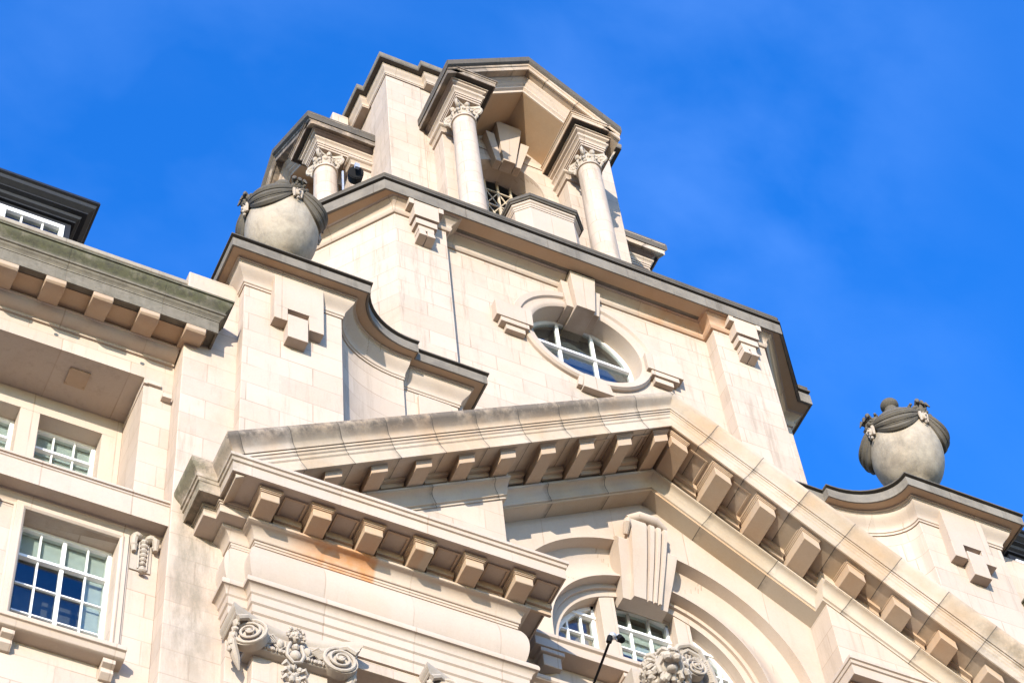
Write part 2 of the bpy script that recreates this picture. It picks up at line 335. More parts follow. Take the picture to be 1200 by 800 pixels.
# ================================================================== wing (left) 
YW = 1.45
def wing(side):
    s = side
    def X(v): return v if s < 0 else -v
    fl = (lambda m: m) if s < 0 else (lambda m: m.mirror())
    XE = -19.0
    # wall panels round the big windows
    big = [(-8.10, .585), (-11.3, .585), (-14.5, .585)]
    z0, z1 = 21.62, 23.76
    m = MB(); xs = -7.0
    for c, h in big:
        m.box(c+h, xs, YW, 2.6, z0, z1); xs = c-h
    m.box(XE, xs, YW, 2.6, z0, z1)
    m.box(XE, -7.0, YW, 2.6, G0, z0); m.box(XE, -7.0, YW, 2.6, z1, 24.5)
    m.box(-7.40, -7.0, YW, 2.6, 24.5, 27.38)           # beside the loggia
    m.box(XE, -7.0, YW, 2.6, 27.38, 29.35)              # frieze over it
    bb('wing_wall', 'ashlar', fl(m), .006)
    # recessed loggia wall with small windows
    m = MB(); zt = 26.98; zb = 25.0; YR = 2.24; xs = -7.40
    ups = [(-8.10-1.12*i, .425) for i in range(9)]
    for c, h in ups:
        m.box(c+h, xs, YR, 2.62, zb, zt); xs = c-h
    m.box(XE, xs, YR, 2.62, zb, zt); m.box(XE, -7.40, YR, 2.62, zt, 27.378); m.box(XE, -7.40, YR, 2.62, 24.4, zb)
    bb('loggia_wall', 'smooth', fl(m), .006)
    m = MB().box(-8.35, -8.07, 1.66, 1.93, 27.355, 27.376)
    for a in (-8.33, -8.09):
        for b_ in (1.68, 1.91): m.box(a-.012, a+.012, b_-.012, b_+.012, 27.345, 27.356)
    bb('soffit_plate', 'modillion', fl(m))
    m = MB().box(-7.412, -7.36, 1.41, 2.24, 27.20, 27.30); m.box(-7.36, -7.17, 1.41, 1.47, 27.22, 27.30)
    m.box(-7.16, -7.03, 1.36, 1.47, 26.95, 27.03)
    bb('loggia_bracket', 'smooth', fl(m), .004)
    for i, (c, h) in enumerate(ups[:5]):
        window_bars(fl, c-h, c+h, YR+.27, 24.9, zt, [(c-h/3.), (c+h/3.)], [26.55, 26.15, 25.7], 'window', meet=26.55, blind=25.9+.2*(i % 2))
    for c, h in big:
        f = MB()
        pr = [(.001, 0), (.001, .035), (.03, .06), (.05, .06), (.05, .045), (.115, .045), (.12, .02), (.145, .015), (.145, 0)]
        f.sweep([(c-h, YW, z0), (c-h, YW, z1), (c+h, YW, z1), (c+h, YW, z0)][::-1], pr, (0, -1, 0))
        fr = bb('window_surround', 'smooth', fl(f), .004)
        window_bars(fl, c-h, c+h, YW+.24, z0, z1, [c-h*.5, c, c+h*.5], [23.20, 22.72, 22.22], 'window', meet=23.2, thick=c, blind=23.28, surround=fr)
        bb('curtain', 'blind', fl(MB().box(c+h*.56, c+h*.92, YW+.33, YW+.35, z0, z1)), 0, parent=fr)
        s1 = MB().sweep([(c-h-.16, YW, 0), (c+h+.16, YW, 0)], [(-.1, 21.60), (.10, 21.60), (.25, 21.57), (.25, 21.50), (.22, 21.49), (.19, 21.42), (.15, 21.40), (-.1, 21.40)])
        bb('window_sill', 'smooth', fl(s1), .006)
        for q in (-1, 1):
            k = MB().prism([(YW+.02, 21.398), (YW-.15, 21.398), (YW-.15, 21.33), (YW-.08, 21.30), (YW-.10, 21.22), (YW-.03, 21.16), (YW+.02, 21.16)], 1, 'x', c+q*(h+.0)-.075, c+q*(h+.0)+.075)
            bb('sill_bracket', 'smooth', fl(k), .006)
    # string course
    pr = [(-.15, 24.56), (.0, 24.56), (.25, 24.46), (.29, 24.44), (.29, 24.40), (.265, 24.395), (.265, 24.36), (.295, 24.35), (.295, 24.33), (.28, 24.32), (.28, 23.95), (.26, 23.96), (.255, 23.985), (.085, 23.985), (.085, 23.94), (.07, 23.93)] + curve((.065, 23.92), (.015, 23.84), 'cyma', 5) + [(.015, 23.80), (0, 23.80), (-.15, 23.80)]
    bb('string_course', 'smooth', fl(MB().sweep([(XE, YW, 0), (-7.0, YW, 0)], pr)), 0)
    # carved consoles beside the windows
    for xx in (-7.20, -9.2):
        k = MB()
        k.box(xx-.16, xx+.10, YW-.02, YW+.03, 23.28, 23.95)
        for sx, zz, rr in ((-.11, 23.86, .07), (.06, 23.86, .075), (.13, 23.74, .05), (-.14, 23.68, .05)):
            k.blob((xx+sx, YW-.06, zz), rr, 10, .08, (1, .9, .8))
        k.tube([(xx-.13, YW-.05, 23.88), (xx-.15, YW-.07, 23.74), (xx-.13, YW-.05, 23.58)], [.05, .045, .03], 8)
        k.tube([(xx+.05, YW-.06, 23.9), (xx+.12, YW-.09, 23.82), (xx+.13, YW-.06, 23.68)], [.05, .05, .03], 8)
        for q in range(7): k.blob((xx-.01, YW-.045, 23.80-.082*q), .058-.003*q, 8, .06, (.95, .9, .85))
        k.tube([(xx-.065, YW-.03, 23.85), (xx-.06, YW-.03, 23.3)], .014, 6); k.tube([(xx+.05, YW-.03, 23.85), (xx+.045, YW-.03, 23.3)], .014, 6)
        k.blob((xx-.01, YW-.06, 23.24), .06, 8, .05, (1, .8, .6))
        bb('carved_console', 'carved', fl(k))
    # main cornice
    wp = [(XE, YW, 0), (-7.02, YW, 0)]
    pr = [(-.1, 28.06), (.17, 28.06), (.17, 28.015), (.23, 28.01), (.23, 27.975)] + [(.06+.15*math.cos(a*math.pi/12)-.02*a/6, 27.97-.10*math.sin(a*math.pi/12)) for a in range(7)] + [(.035, 27.862), (.035, 27.82), (-.1, 27.82)]
    bed = bb('wing_bed_mould', 'bed', fl(MB().sweep(wp, pr)))
    C0 = [(XE, YW, 0), (-6.98+.0, YW, 0)]
    inner = [(XE, YW), (-7.2, YW), (-7.2, 1.3)]
    outer = [(XE, .66), (-6.47, .66), (-6.47, 1.30)]
    def cor(prof, nm, mat, bev=0, par=None):
        return bb(nm, mat, fl(MB().lerp(inner, outer, prof)), bev, parent=par)
    cor([(0, 28.28), (.79, 28.28), (.79, 28.02), (.75, 28.02), (.74, 28.07), (0, 28.07)], 'wing_corona', 'mossgrey')
    cor([(0, 28.74), (.98, 28.69), (1.0, 28.68), (1.0, 28.64), (.975, 28.635)] + [(.975-.11*(.5-.5*math.cos(math.pi*i/6)), 28.625-.185*i/6) for i in range(7)] + [(.86, 28.425), (.89, 28.42), (.89, 28.395), (.86, 28.385)] + [(.86-.05*(.5-.5*math.cos(math.pi*i/4)), 28.375-.055*i/4) for i in range(5)] + [(.80, 28.31), (.80, 28.282), (0, 28.282)], 'wing_cornice', 'mossy')
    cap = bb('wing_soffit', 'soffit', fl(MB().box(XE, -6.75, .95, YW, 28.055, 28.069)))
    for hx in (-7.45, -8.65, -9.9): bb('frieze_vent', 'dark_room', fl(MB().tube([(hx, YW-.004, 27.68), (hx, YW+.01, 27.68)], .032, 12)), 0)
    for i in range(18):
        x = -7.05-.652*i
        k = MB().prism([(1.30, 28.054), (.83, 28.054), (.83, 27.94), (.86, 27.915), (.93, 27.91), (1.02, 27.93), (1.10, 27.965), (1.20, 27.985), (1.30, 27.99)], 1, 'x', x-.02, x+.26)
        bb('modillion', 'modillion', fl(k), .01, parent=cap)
    bb('parapet', 'parapet', fl(MB().sweep([(XE, 1.2, 0), (-6.99, 1.2, 0)], [(-.4, 29.68), (.02, 29.68), (.05, 29.65), (.05, 29.56), (0, 29.54), (0, 28.60), (-.4, 28.60)])), .01)

def window_bars(fl, x0, x1, y, z0, z1, vx, hz, name, meet=None, thick=None, blind=None, surround=None, arch=None):
    root = bb(name, 'white', fl(frame_mb(x0, x1, y, z0, z1)), .004)
    m = MB()
    for x in vx:
        wdt = .024 if thick is not None and abs(x-thick) < 1e-6 else .0105
        m.box(x-wdt, x+wdt, y-.018, y+.03, z0+.03, z1-.03)
    for z in hz:
        wdt = .022 if meet is not None and abs(z-meet) < 1e-6 else .0105
        m.box(x0+.04, x1-.04, y-.013-(.03 if wdt > .02 else 0), y+.024, z-wdt, z+wdt)
    bb('glazing_bars', 'white', fl(m), 0, parent=root)
    bb('pane', 'glass', fl(MB().box(x0+.01, x1-.01, y+.012, y+.02, z0, z1)), 0, parent=root)
    bb('dark_interior', 'dark_room', fl(MB().box(x0, x1, y+.5, y+.52, z0, z1)), 0, parent=root)
    if blind: bb('blind', 'blind', fl(MB().box(x0+.03, x1-.03, y+.07, y+.08, blind, z1)), 0, parent=root)
    return root
def frame_mb(x0, x1, y, z0, z1, t=.055):
    m = MB(); m.box(x0, x0+t, y-.03, y+.06, z0, z1); m.box(x1-t, x1, y-.03, y+.06, z0, z1)
    m.box(x0+t, x1-t, y-.03, y+.06, z1-t, z1); m.box(x0+t, x1-t, y-.03, y+.06, z0, z0+t); return m
wing(-1); wing(1)

# dormers: black timber with white sashes on the wing roofs
def dormer(side):
    fl = (lambda m: m) if side < 0 else (lambda m: m.mirror())
    YD = 2.75
    m = MB()
    x1, x0 = -8.42, -12.6
    m.box(x0, x1, YD+.1, 6, 29.2, 33.0)
    root = bb('dormer_roof', 'lead', fl(MB().box(x0-.3, x1+.3, YD-.1, 6.4, 33.23, 33.32)), .02)
    bb('dormer_wall', 'black', fl(m), .01, parent=root)
    pr = [(0, 33.22), (.32, 33.22), (.33, 33.15), (.29, 33.13), (.27, 33.07), (.19, 33.01), (.19, 32.98), (.12, 32.96), (.10, 32.91), (.05, 32.88), (.05, 32.84), (0, 32.84)]
    bb('dormer_cornice', 'black', fl(MB().sweep([(x0, 6, 0), (x0, YD, 0), (x1, YD, 0), (x1, 6, 0)], pr)), 0, parent=root)
    bb('dormer_head', 'black', fl(MB().box(x0, x1, YD, YD+.12, 32.70, 32.84)), 0, parent=root)
    bb('dormer_post', 'black', fl(MB().box(x1-.10, x1, YD, YD+.12, 29.4, 32.70)), 0, parent=root)
    xs = [x1-.10-.98*i for i in range(5)]
    for i in range(4):
        a, b_ = xs[i+1], xs[i]
        f = MB(); t = .07
        f.box(a, a+t, YD-.03, YD+.08, 30.6, 32.70); f.box(b_-t, b_, YD-.03, YD+.08, 30.6, 32.70); f.box(a+t, b_-t, YD-.03, YD+.08, 32.60, 32.70)
        for q in (1, 2): f.box(a+(b_-a)*q/3-.014, a+(b_-a)*q/3+.014, YD, YD+.05, 30.6, 32.6)
        for z in (32.1, 31.6, 31.1): f.box(a+t, b_-t, YD, YD+.05, z-.014, z+.014)
        wn = bb('window', 'white', fl(f), 0)
        bb('pane', 'glass', fl(MB().box(a+.02, b_-.02, YD+.03, YD+.04, 30.6, 32.6)), 0, parent=wn)
    bb('wing_roof', 'lead', fl(MB().add([(-19, 1.6, 29.3), (-7.1, 1.6, 29.3), (-7.1, 9, 33.4), (-19, 9, 33.4), (-19, 1.6, 29.1), (-7.1, 1.6, 29.1), (-7.1, 9, 29.1), (-19, 9, 29.1)], [[0, 1, 2, 3], [4, 7, 6, 5], [0, 4, 5, 1], [1, 5, 6, 2], [2, 6, 7, 3], [3, 7, 4, 0]])))
dormer(-1); dormer(1)

# ================================================================== piers and pedestals
def pedestal(side):
    fl = (lambda m: m) if side < 0 else (lambda m: m.mirror())
    m = MB().box(-7.0, -6.2, 1.11, 3.2, G0, 29.84)
    bb('pier', 'pier', fl(m), .012)
    inn = [(-6.25, 3.0), (-6.25, .90), (-4.78, .90)]; out = [(-6.61, 3.0), (-6.61, .52), (-4.44, .52)]
    for i in range(1, 13):
        a = math.pi - (math.pi/2)*i/12
        inn.append((-3.60+1.18*math.cos(a), .90+.62*math.sin(a))); out.append((-3.52+.92*math.cos(a), .52+.66*math.sin(a)))
    inn += [(-3.14, 1.52), (-3.14, 1.66), (-2.62, 1.66), (-2.62, 2.3)]; out += [(-3.42, 1.18), (-3.42, 1.30), (-2.24, 1.30), (-2.24, 2.3)]
    inn[-4] = (-3.55, 1.52); inn[-3] = (-3.55, 1.66)
    body = inn + [(-2.62, 3.0)]
    m = MB().prism(body, 1, 'z', 22.0, 30.19)
    bb('pedestal', 'ashlar', fl(m), .008)
    W_ = .37
    def lp(prof): return fl(MB().lerp(inn, out, [(t/W_, z) for t, z in prof]))
    pr = [(-.05, 30.01), (.19, 30.01), (.19, 29.975), (.165, 29.97), (.165, 29.94)] + curve((.155, 29.935), (.035, 29.70), 'cyma', 7) + [(.035, 29.66), (.018, 29.65), (.018, 29.61), (-.05, 29.61)]
    bb('pedestal_bed_mould', 'smooth', lp(pr))
    bb('pedestal_corona', 'fascia', lp([(-.05, 30.19), (.34, 30.19), (.34, 29.99), (.315, 29.99), (.31, 30.025), (.13, 30.025), (-.05, 30.025)]))
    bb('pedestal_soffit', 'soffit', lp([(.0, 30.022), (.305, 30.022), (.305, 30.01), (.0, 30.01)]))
    c = bb('pedestal_cap', 'grey', lp([(-.05, 30.30), (.355, 30.275), (.37, 30.26), (.37, 30.235), (.31, 30.22), (.31, 30.192), (-.05, 30.192)]))
    bb('pedestal_top', 'grey', fl(MB().prism(body, 1, 'z', 30.19, 30.29)), parent=c)
    # stepped drop ornament
    k = MB()
    k.box(-5.86, -5.12, .74, .91, 29.12, 29.985)
    k.box(-5.86, -5.66, .74, .91, 28.80, 29.12); k.box(-5.34, -5.12, .74, .91, 28.76, 29.12)
    k.box(-5.66, -5.36, .73, .91, 28.40, 28.97)
    bb('drop_ornament', 'smooth', fl(k), .006)
    k = MB().box(-3.28, -2.76, 1.60, 1.67, 27, 29.52)
    bb('raised_panel', 'smooth', fl(k), .006)
pedestal(-1); pedestal(1)

# ================================================================== pavilion: entablature blocks either side of the broken base
AX = -.07
def fx(side, xin):  # inner x of the broken cornice
    return xin if side < 0 else xin
def block(side):
    fl = (lambda m: m) if side < 0 else (lambda m: m.mirror(AX))
    # the solid block behind the mouldings, up to the rake
    P = [(-6.02, 21.9), (-2.56, 21.9), (-2.56, 26.75), (-6.02, 24.2)]
    bb('pavilion_block', 'ashlar', fl(MB().prism(P, 1, 'y', .79, 1.6)), .006)
    bb('pavilion_side', 'ashlar', fl(MB().box(-6.27, -6.02, .905, 1.6, 21.9, 24.3)), .006)
    inner = [(-6.27, 1.11), (-6.27, .90), (-6.02, .90), (-6.02, .78), (-2.58, .78), (-2.58, 1.3)]
    outer = [(-6.98, 1.11), (-6.98, .50), (-6.71, .50), (-6.71, .0), (-2.03, .0), (-2.03, 1.3)]
    arc_o = [(-6.43, 1.11), (-6.43, .76), (-6.17, .76), (-6.17, .62), (-2.40, .62), (-2.40, 1.3)]
    def ring(nm, mat, prof, o=outer, i_=inner, k=slice(None), par=None):
        return bb(nm, mat, fl(MB().lerp(i_[k], o[k], prof)), 0, parent=par)
    cy = [(0, 24.62), (.9, 24.60), (1.0, 24.57), (1.0, 24.53)] + [(1-.16*(.5-.5*math.cos(math.pi*i/6)), 24.52-.22*i/6) for i in range(7)] + [(.83, 24.29), (0, 24.29)]
    ring('side_cyma', 'corner', cy, k=slice(0, 4))
    cor = ring('lower_cornice', 'corner', [(0, 24.45), (.75, 24.36), (.86, 24.345), (.87, 24.33), (.87, 24.28), (.84, 24.27), (.83, 24.22), (.80, 24.21), (.80, 24.03), (.77, 24.03), (.765, 24.06), (.14, 24.06), (.14, 24.00), (0, 24.00)])
    ring('bed_mould', 'bed', [(-.1, 24.0), (.13, 24.0), (.13, 23.835), (.25, 23.835), (.25, 23.80), (.235, 23.795)] + [(.225-.15*math.sin(math.pi/2*i/6)**1.0, 23.79-.16*(1-math.cos(math.pi/2*i/6))) for i in range(7)] + [(.065, 23.62), (.045, 23.62), (.045, 23.58), (.03, 23.575), (.03, 23.54), (-.1, 23.54)])
    ring('pulvinated_frieze', 'smooth', [(-.1, 23.54)] + [(.01+.16*math.sin(math.pi*i/12)**.75, 23.54-.76*i/12) for i in range(13)] + [(-.1, 22.78)], o=[(a[0], a[1]) for a in outer])
    def s(t, z): return (t, z)
    ar = [(-.1, 22.78), (.9, 22.78), (1.0, 22.74), (1.0, 22.70)] + [(.97-.45*math.sin(math.pi/2*i/6), 22.68-.11*(1-math.cos(math.pi/2*i/6))) for i in range(7)] + [(.46, 22.56), (.40, 22.55), (.40, 22.42), (.26, 22.40), (.26, 22.27), (.12, 22.25), (.12, 22.08), (-.1, 22.08)]
    ring('architrave', 'smooth', ar, o=arc_o)
    # modillions
    xs = [-6.19+.674*i for i in range(6)]
    for x in xs:
        k = MB(); k.box(x, x+.31, .245, .70, 24.01, 24.058); k.box(x+.012, x+.298, .256, .70, 23.992, 24.01); k.box(x+.024, x+.286, .268, .70, 23.975, 23.992)
        k.prism([(.285, 23.975), (.285, 23.85), (.295, 23.84), (.40, 23.845), (.58, 23.838), (.66, 23.838), (.66, 23.975)], 1, 'x', x+.035, x+.275)
        bb('modillion', 'stained_modillion' if side < 0 and -5.8 < x < -4.0 else 'modillion', fl(k), .008, parent=cor)
    for (xa, xb, ya, yb_) in ((-6.70, -6.30, .775, 1.11), (-6.54, -6.0, .64, .905)):
        e_ = .004 if xa < -6.6 else 0; k = MB(); k.box(xa-.03, xb, ya-.03, yb_, 24.0+e_, 24.059-e_); k.box(xa-.012, xb, ya-.012, yb_, 23.97+e_, 24.0+e_); k.box(xa, xb, ya, yb_, 23.84+e_, 23.97+e_)
        bb('corner_block', 'corner', fl(k), .006, parent=cor)
    # soffit frames between modillions
    for i in range(len(xs)):
        fr = MB(); a = xs[i]+.35; b_ = a+.30
        fr.box(a-.03, b_+.03, .585, .62, 23.93, 24.058); fr.box(a-.03, b_+.03, .62, .66, 23.84, 24.058)
        fr.box(a, b_, .30, .325, 24.03, 24.058); fr.box(a, b_, .60, .625, 24.03, 24.058); fr.box(a, a+.025, .325, .60, 24.03, 24.058); fr.box(b_-.025, b_, .325, .60, 24.03, 24.058)
        bb('coffer_mould', 'modillion', fl(fr), 0, parent=cor)
    bb('pilaster_strip', 'ashlar', fl(MB().box(-6.28, -5.9, .975, 1.6, G0, 22.085)), .008)
    # pilasters below with ionic capitals
    for cx in (-5.55, -3.15):
        pil = bb('pilaster', 'ashlar', fl(MB().box(cx-.46, cx+.46, .82, 1.3, G0, 21.62)), .01)
        capital(fl, cx, .80, 21.62, pil)
    bb('architrave_soffit', 'soffit', fl(MB().box(-6.2, -2.6, .85, 1.6, 22.05, 22.079)))
    bb('porch_wall', 'ashlar', fl(MB().box(-6.3, -2.0, 1.55, 2.2, G0, 22.05)), .01)

def volute(c, r, nrm=1, turns=2.6, ydep=.09, flip=1, tilt=0):
    """spiral scroll standing in the x-z plane with a domed eye"""
    m = MB(); pts = []; rad = []
    n = 44
    for i in range(n+1):
        t = i/n; a = math.pi/2*1.0 + flip*(-turns*2*math.pi*t); rr = r*(1-.86*t)
        pts.append((c[0]+rr*math.cos(a), c[1]-ydep*.35-.05*t, c[2]+rr*math.sin(a))); rad.append(.030*(1-.45*t)*r/.26)
    m.tube(pts, rad, 7)
    m.blob((c[0], c[1]-ydep*.6, c[2]), r*.20, 10)
    disc = []
    k = 20
    f = [(c[0]+r*.97*math.cos(2*math.pi*j/k), c[2]+r*.97*math.sin(2*math.pi*j/k)) for j in range(k)]
    m.prism(f, 1, 'y', c[1]-.02, c[1]+.09)
    if tilt:
        a = R(tilt); q = []
        for x, y, z in m.v:
            dx, dy = x-c[0], y-c[1]; q.append((c[0]+dx*math.cos(a)-dy*math.sin(a), c[1]+dx*math.sin(a)+dy*math.cos(a), z))
        m.v = q
    return m
def mask(c, r, hair=1.0):
    """small carved face with curls, looking towards -y"""
    m = MB()
    m.blob((c[0], c[1], c[2]), r, 14, .02, (.82, .85, 1.1))
    m.blob((c[0], c[1]-r*.86, c[2]-r*.1), r*.17, 8, 0, (.8, 1.2, 1.9))
    for q in (-1, 1):
        m.blob((c[0]+q*r*.32, c[1]-r*.70, c[2]+r*.22), r*.15, 8, 0, (1.3, .6, .7)); m.blob((c[0]+q*r*.42, c[1]-r*.55, c[2]-r*.28), r*.24, 8)
        m.tube([(c[0]+q*r*.08, c[1]-r*.86, c[2]+r*.38), (c[0]+q*r*.34, c[1]-r*.82, c[2]+r*.46), (c[0]+q*r*.58, c[1]-r*.58, c[2]+r*.36)], r*.09, 6)
    m.blob((c[0], c[1]-r*.74, c[2]-r*.52), r*.18, 8, 0, (1.5, .8, .55)); m.blob((c[0], c[1]-r*.66, c[2]-r*.8), r*.22, 8)
    rnd = random.Random(int(c[0]*100))
    for i in range(26):
        a = math.pi*(-.22+1.44*i/25); rr = r*(1.0+.18*rnd.random())
        m.blob((c[0]+rr*math.cos(a)*.98, c[1]-r*.1-rnd.random()*r*.45, c[2]+rr*math.sin(a)*1.08), r*(.22+.12*rnd.random())*hair, 8, .12)
    return m
def capital(fl, cx, y, z, par):
    a0, a1 = cx-.80, cx+.80; n = 14
    def outl(ins, sag):
        return [((a0+ins)+(a1-a0-2*ins)*i/n, .545+ins+sag*math.sin(math.pi*i/n)**1.0) for i in range(n+1)]
    rs = []
    for ins, zz in ((.05, 21.93), (.035, 21.95), (.035, 21.97), (.012, 22.00), (.0, 22.03), (.0, 22.078)):
        o = outl(ins, .20); rs.append([(a, b, zz) for a, b in o]+[(a1-ins, 1.0, zz), (a0+ins, 1.0, zz)])
    ab = MB().rings(rs); bb('capital_abacus', 'carved', fl(ab), 0, parent=par)
    m = MB(); m.box(cx-.495, cx+.495, .765, .99, 21.64, 21.94)
    rs = []
    for r_, zz in ((.02, 21.60), (.045, 21.615), (.055, 21.65), (.045, 21.68), (.02, 21.70)):
        rs.append([(cx-.50-r_, 1.0, zz), (cx-.50-r_, .76-r_, zz), (cx+.50+r_, .76-r_, zz), (cx+.50+r_, 1.0, zz)])
    m.rings(rs)
    for i in range(22):
        x = cx-.50+1.0*i/21; m.blob((x, .70, 21.65), .030, 7, 0, (1.25 if i % 3 else .5, 1, 1.1))
    for i in range(5):
        x = cx-.34+.17*i
        if abs(x-cx) > .12: m.blob((x, .735, 21.80), .068, 10, .02, (.85, .9, 1.15)); m.tube([(x-.08, .73, 21.88), (x-.075, .72, 21.78), (x, .72, 21.70), (x+.075, .72, 21.78), (x+.08, .73, 21.88)], .013, 5)
    for q, tl in ((-1, -30), (1, -6)):
        v = volute((cx+q*.555, .67, 21.745), .215, flip=-q, tilt=tl, turns=2.7, ydep=.06); m.add(v.v, v.f)
        for j in range(6): m.tube([(cx+q*(.20+.02*j), .71, 21.80-.01*j), (cx+q*(.28+.03*j), .67, 21.86-.025*j), (cx+q*(.36+.02*j), .68, 21.80-.03*j)], [.018, .022, .008], 5)
        m.tube([(cx+q*.50, .68, 21.955), (cx+q*.62, .61, 21.95), (cx+q*.73, .60, 21.88)], [.03, .04, .04], 7)
        for j in range(5): m.blob((cx+q*(.72+.01*j), .66+.025*j, 21.86-.09*j), .045-.004*j, 8, .18, (1, 1, 1.2))
        m.tube([(cx+q*.73, .72, 21.74), (cx+q*.73, .76, 21.60), (cx+q*.66, .80, 21.42), (cx+q*.60, .85, 21.30)], [.05, .06, .05, .012], 8)
    k = mask((cx, .67, 21.93), .095, .8); m.add(k.v, k.f)
    # drop below the mask: shell in a ribbon, then fruit
    m.tube([(cx-.06, .67, 21.82), (cx-.10, .65, 21.68), (cx-.105, .65, 21.56), (cx-.03, .65, 21.46), (cx+.06, .65, 21.50), (cx+.10, .65, 21.62), (cx+.07, .66, 21.80)], .022, 7)
    m.blob((cx, .66, 21.60), .07, 12, .02, (1, .8, 1.1)); m.blob((cx, .66, 21.74), .05, 8, .1)
    rnd = random.Random(11)
    for j in range(26):
        m.blob((cx+rnd.uniform(-.10, .10), .70+rnd.uniform(-.03, .03), 21.44-.018*j), rnd.uniform(.03, .052), 8, .15)
    for j in range(6):
        q = 1 if j % 2 else -1; z_ = 21.42-.06*j; m.tube([(cx+q*.05, .70, z_), (cx+q*.12, .66, z_+.03), (cx+q*.16, .68, z_-.02)], [.03, .035, .01], 6)
    return bb('capital_carving', 'carved', fl(m), 0, parent=par)
block(-1); block(1)

# ================================================================== raking pediment
TAN = .697; TH = math.atan(TAN); CO = math.cos(TH)
ZA = 29.23; XL = -6.71
def rk(x): return ZA-TAN*abs(x)
def rake(nm, mat, prof, y=0, par=None, xl=-6.71, xr=6.71, sm=32):
    """prof: (vertical drop below the top line, depth y)"""
    pts = [(xl, 0, rk(xl)), (0, 0, ZA), (xr, 0, rk(xr))]
    pr = [(v*CO, -yy) for v, yy in prof]
    m = MB(); rs = []
    # ends cut plumb
    for (x, _, z) in pts:
        sg = 0 if x == 0 else (1 if x > 0 else -1)
        rs.append([(x-sg*min(yy, .2), yy, z-v) for v, yy in prof])
    m.rings(rs); return bb(nm, mat, m, 0, sm, parent=par)
cyma = [(-.03, 1.9), (-.03, .03), (0, .0), (.045, .0)] + [(.05+.19*i/6, .0+.12*(.5-.5*math.cos(math.pi*i/6))) for i in range(7)] + [(.26, .125), (.26, 1.9)]
rake('raking_cyma', 'rake', cyma)
pk = rake('raking_corona', 'rake', [(.262, 1.9), (.262, .14), (.30, .14), (.30, .155), (.335, .16), (.35, .175), (.40, .175), (.42, .19), (.61, .19), (.61, .21), (.58, .22), (.58, 1.9)])
# bed mouldings: block parts nearer, centre part set back
bedp = lambda d: [(.582, 1.6), (.582, .66+d), (.86, .66+d), (.86, .60+d), (.90, .60+d), (.90, .61+d)] + [(.91+.15*(1-math.cos(math.pi/2*i/6)), .61+d+.12*math.sin(math.pi/2*i/6)) for i in range(7)] + [(1.08, .74+d), (1.11, .74+d), (1.12, .77+d), (1.16, .77+d), (1.16, 1.6)]
def rake_seg(nm, mat, prof, xa, xb, par=None):
    rs = []
    xs = [xa, xb] if xa*xb >= 0 else [xa, 0, xb]
    for x in xs: rs.append([(x, yy, rk(x)-v) for v, yy in prof])
    return bb(nm, mat, MB().rings(rs), 0, parent=par)
rake_seg('raking_bed_mould', 'rake_clean', bedp(0), -6.0, -2.50, pk); rake_seg('raking_bed_mould', 'rake_clean', bedp(0), 2.36, 6.0, pk)
rake_seg('raking_bed_mould', 'rake_clean', bedp(.22), -2.50, 2.36, pk)
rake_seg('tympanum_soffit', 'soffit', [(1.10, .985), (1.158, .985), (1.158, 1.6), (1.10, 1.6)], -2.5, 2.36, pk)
for sgn in (-1, 1):
    i = 0
    for k_ in range(10):
        x = .02+.635*k_ + (.0 if k_ else 0)
        xa = .30+.635*(k_) if sgn < 0 else .02+.635*k_
        # left rake: left edge positions; mirror on the right
        x0 = -(.29+.632*k_); x1 = x0+.285
        if sgn > 0: x0, x1 = -x1, -x0
        if abs(x0) > 6.3: continue
        din = .88 if abs((x0+x1)/2) < 2.5 else .70
        def para(xa, xb, va, vb, y0, y1, m):
            v = [(xa, y0, rk(xa)-va), (xb, y0, rk(xb)-va), (xb, y0, rk(xb)-vb), (xa, y0, rk(xa)-vb), (xa, y1, rk(xa)-va), (xb, y1, rk(xb)-va), (xb, y1, rk(xb)-vb), (xa, y1, rk(xa)-vb)]
            m.add(v, [[0, 1, 2, 3], [4, 7, 6, 5], [0, 4, 5, 1], [1, 5, 6, 2], [2, 6, 7, 3], [3, 7, 4, 0]])
        m = MB(); para(x0-.01, x1+.01, .58, .63, .25, din, m); para(x0+.004, x1-.004, .63, .65, .262, din, m); para(x0+.015, x1-.015, .65, .668, .275, din, m); para(x0+.026, x1-.026, .668, .84, .29, din, m)
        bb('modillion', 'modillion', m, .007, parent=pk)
        a, b_ = (x1+.035, x1+.30) if sgn > 0 else (x0-.30, x0-.035)
        if abs(a) < 6.2:
            m = MB(); ye = din-.08
            for pa, pb_, ya, yb_ in ((a, b_, .32, .345), (a, b_, ye-.03, ye), (a, a+.025, .345, ye-.03), (b_-.025, b_, .345, ye-.03)): para(pa, pb_, .57, .615, ya, yb_, m)
            para(a-.03, b_+.03, .57, .80, ye+.0, ye+.03, m); para(a-.03, b_+.03, .57, .72, ye-.06, ye-.001, m)
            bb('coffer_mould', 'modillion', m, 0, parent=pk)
# the roof behind and lead flashing along the top
bb('pediment_roof', 'lead', MB().prism([(-6.6, 24.5), (6.6, 24.5), (0, ZA-.05)], 1, 'y', 2.75, 2.95))
rs = MB(); 
for a, b_ in ((-6.7, 0), (0, 6.7)):
    rs.rings([[(x, y, rk(x)-v) for v, y in ((-.034, 1.9), (-.050, 1.9), (-.050, .06), (-.034, .03))] for x in (a, b_)])
bb('lead_flashing', 'lead', rs, 0)

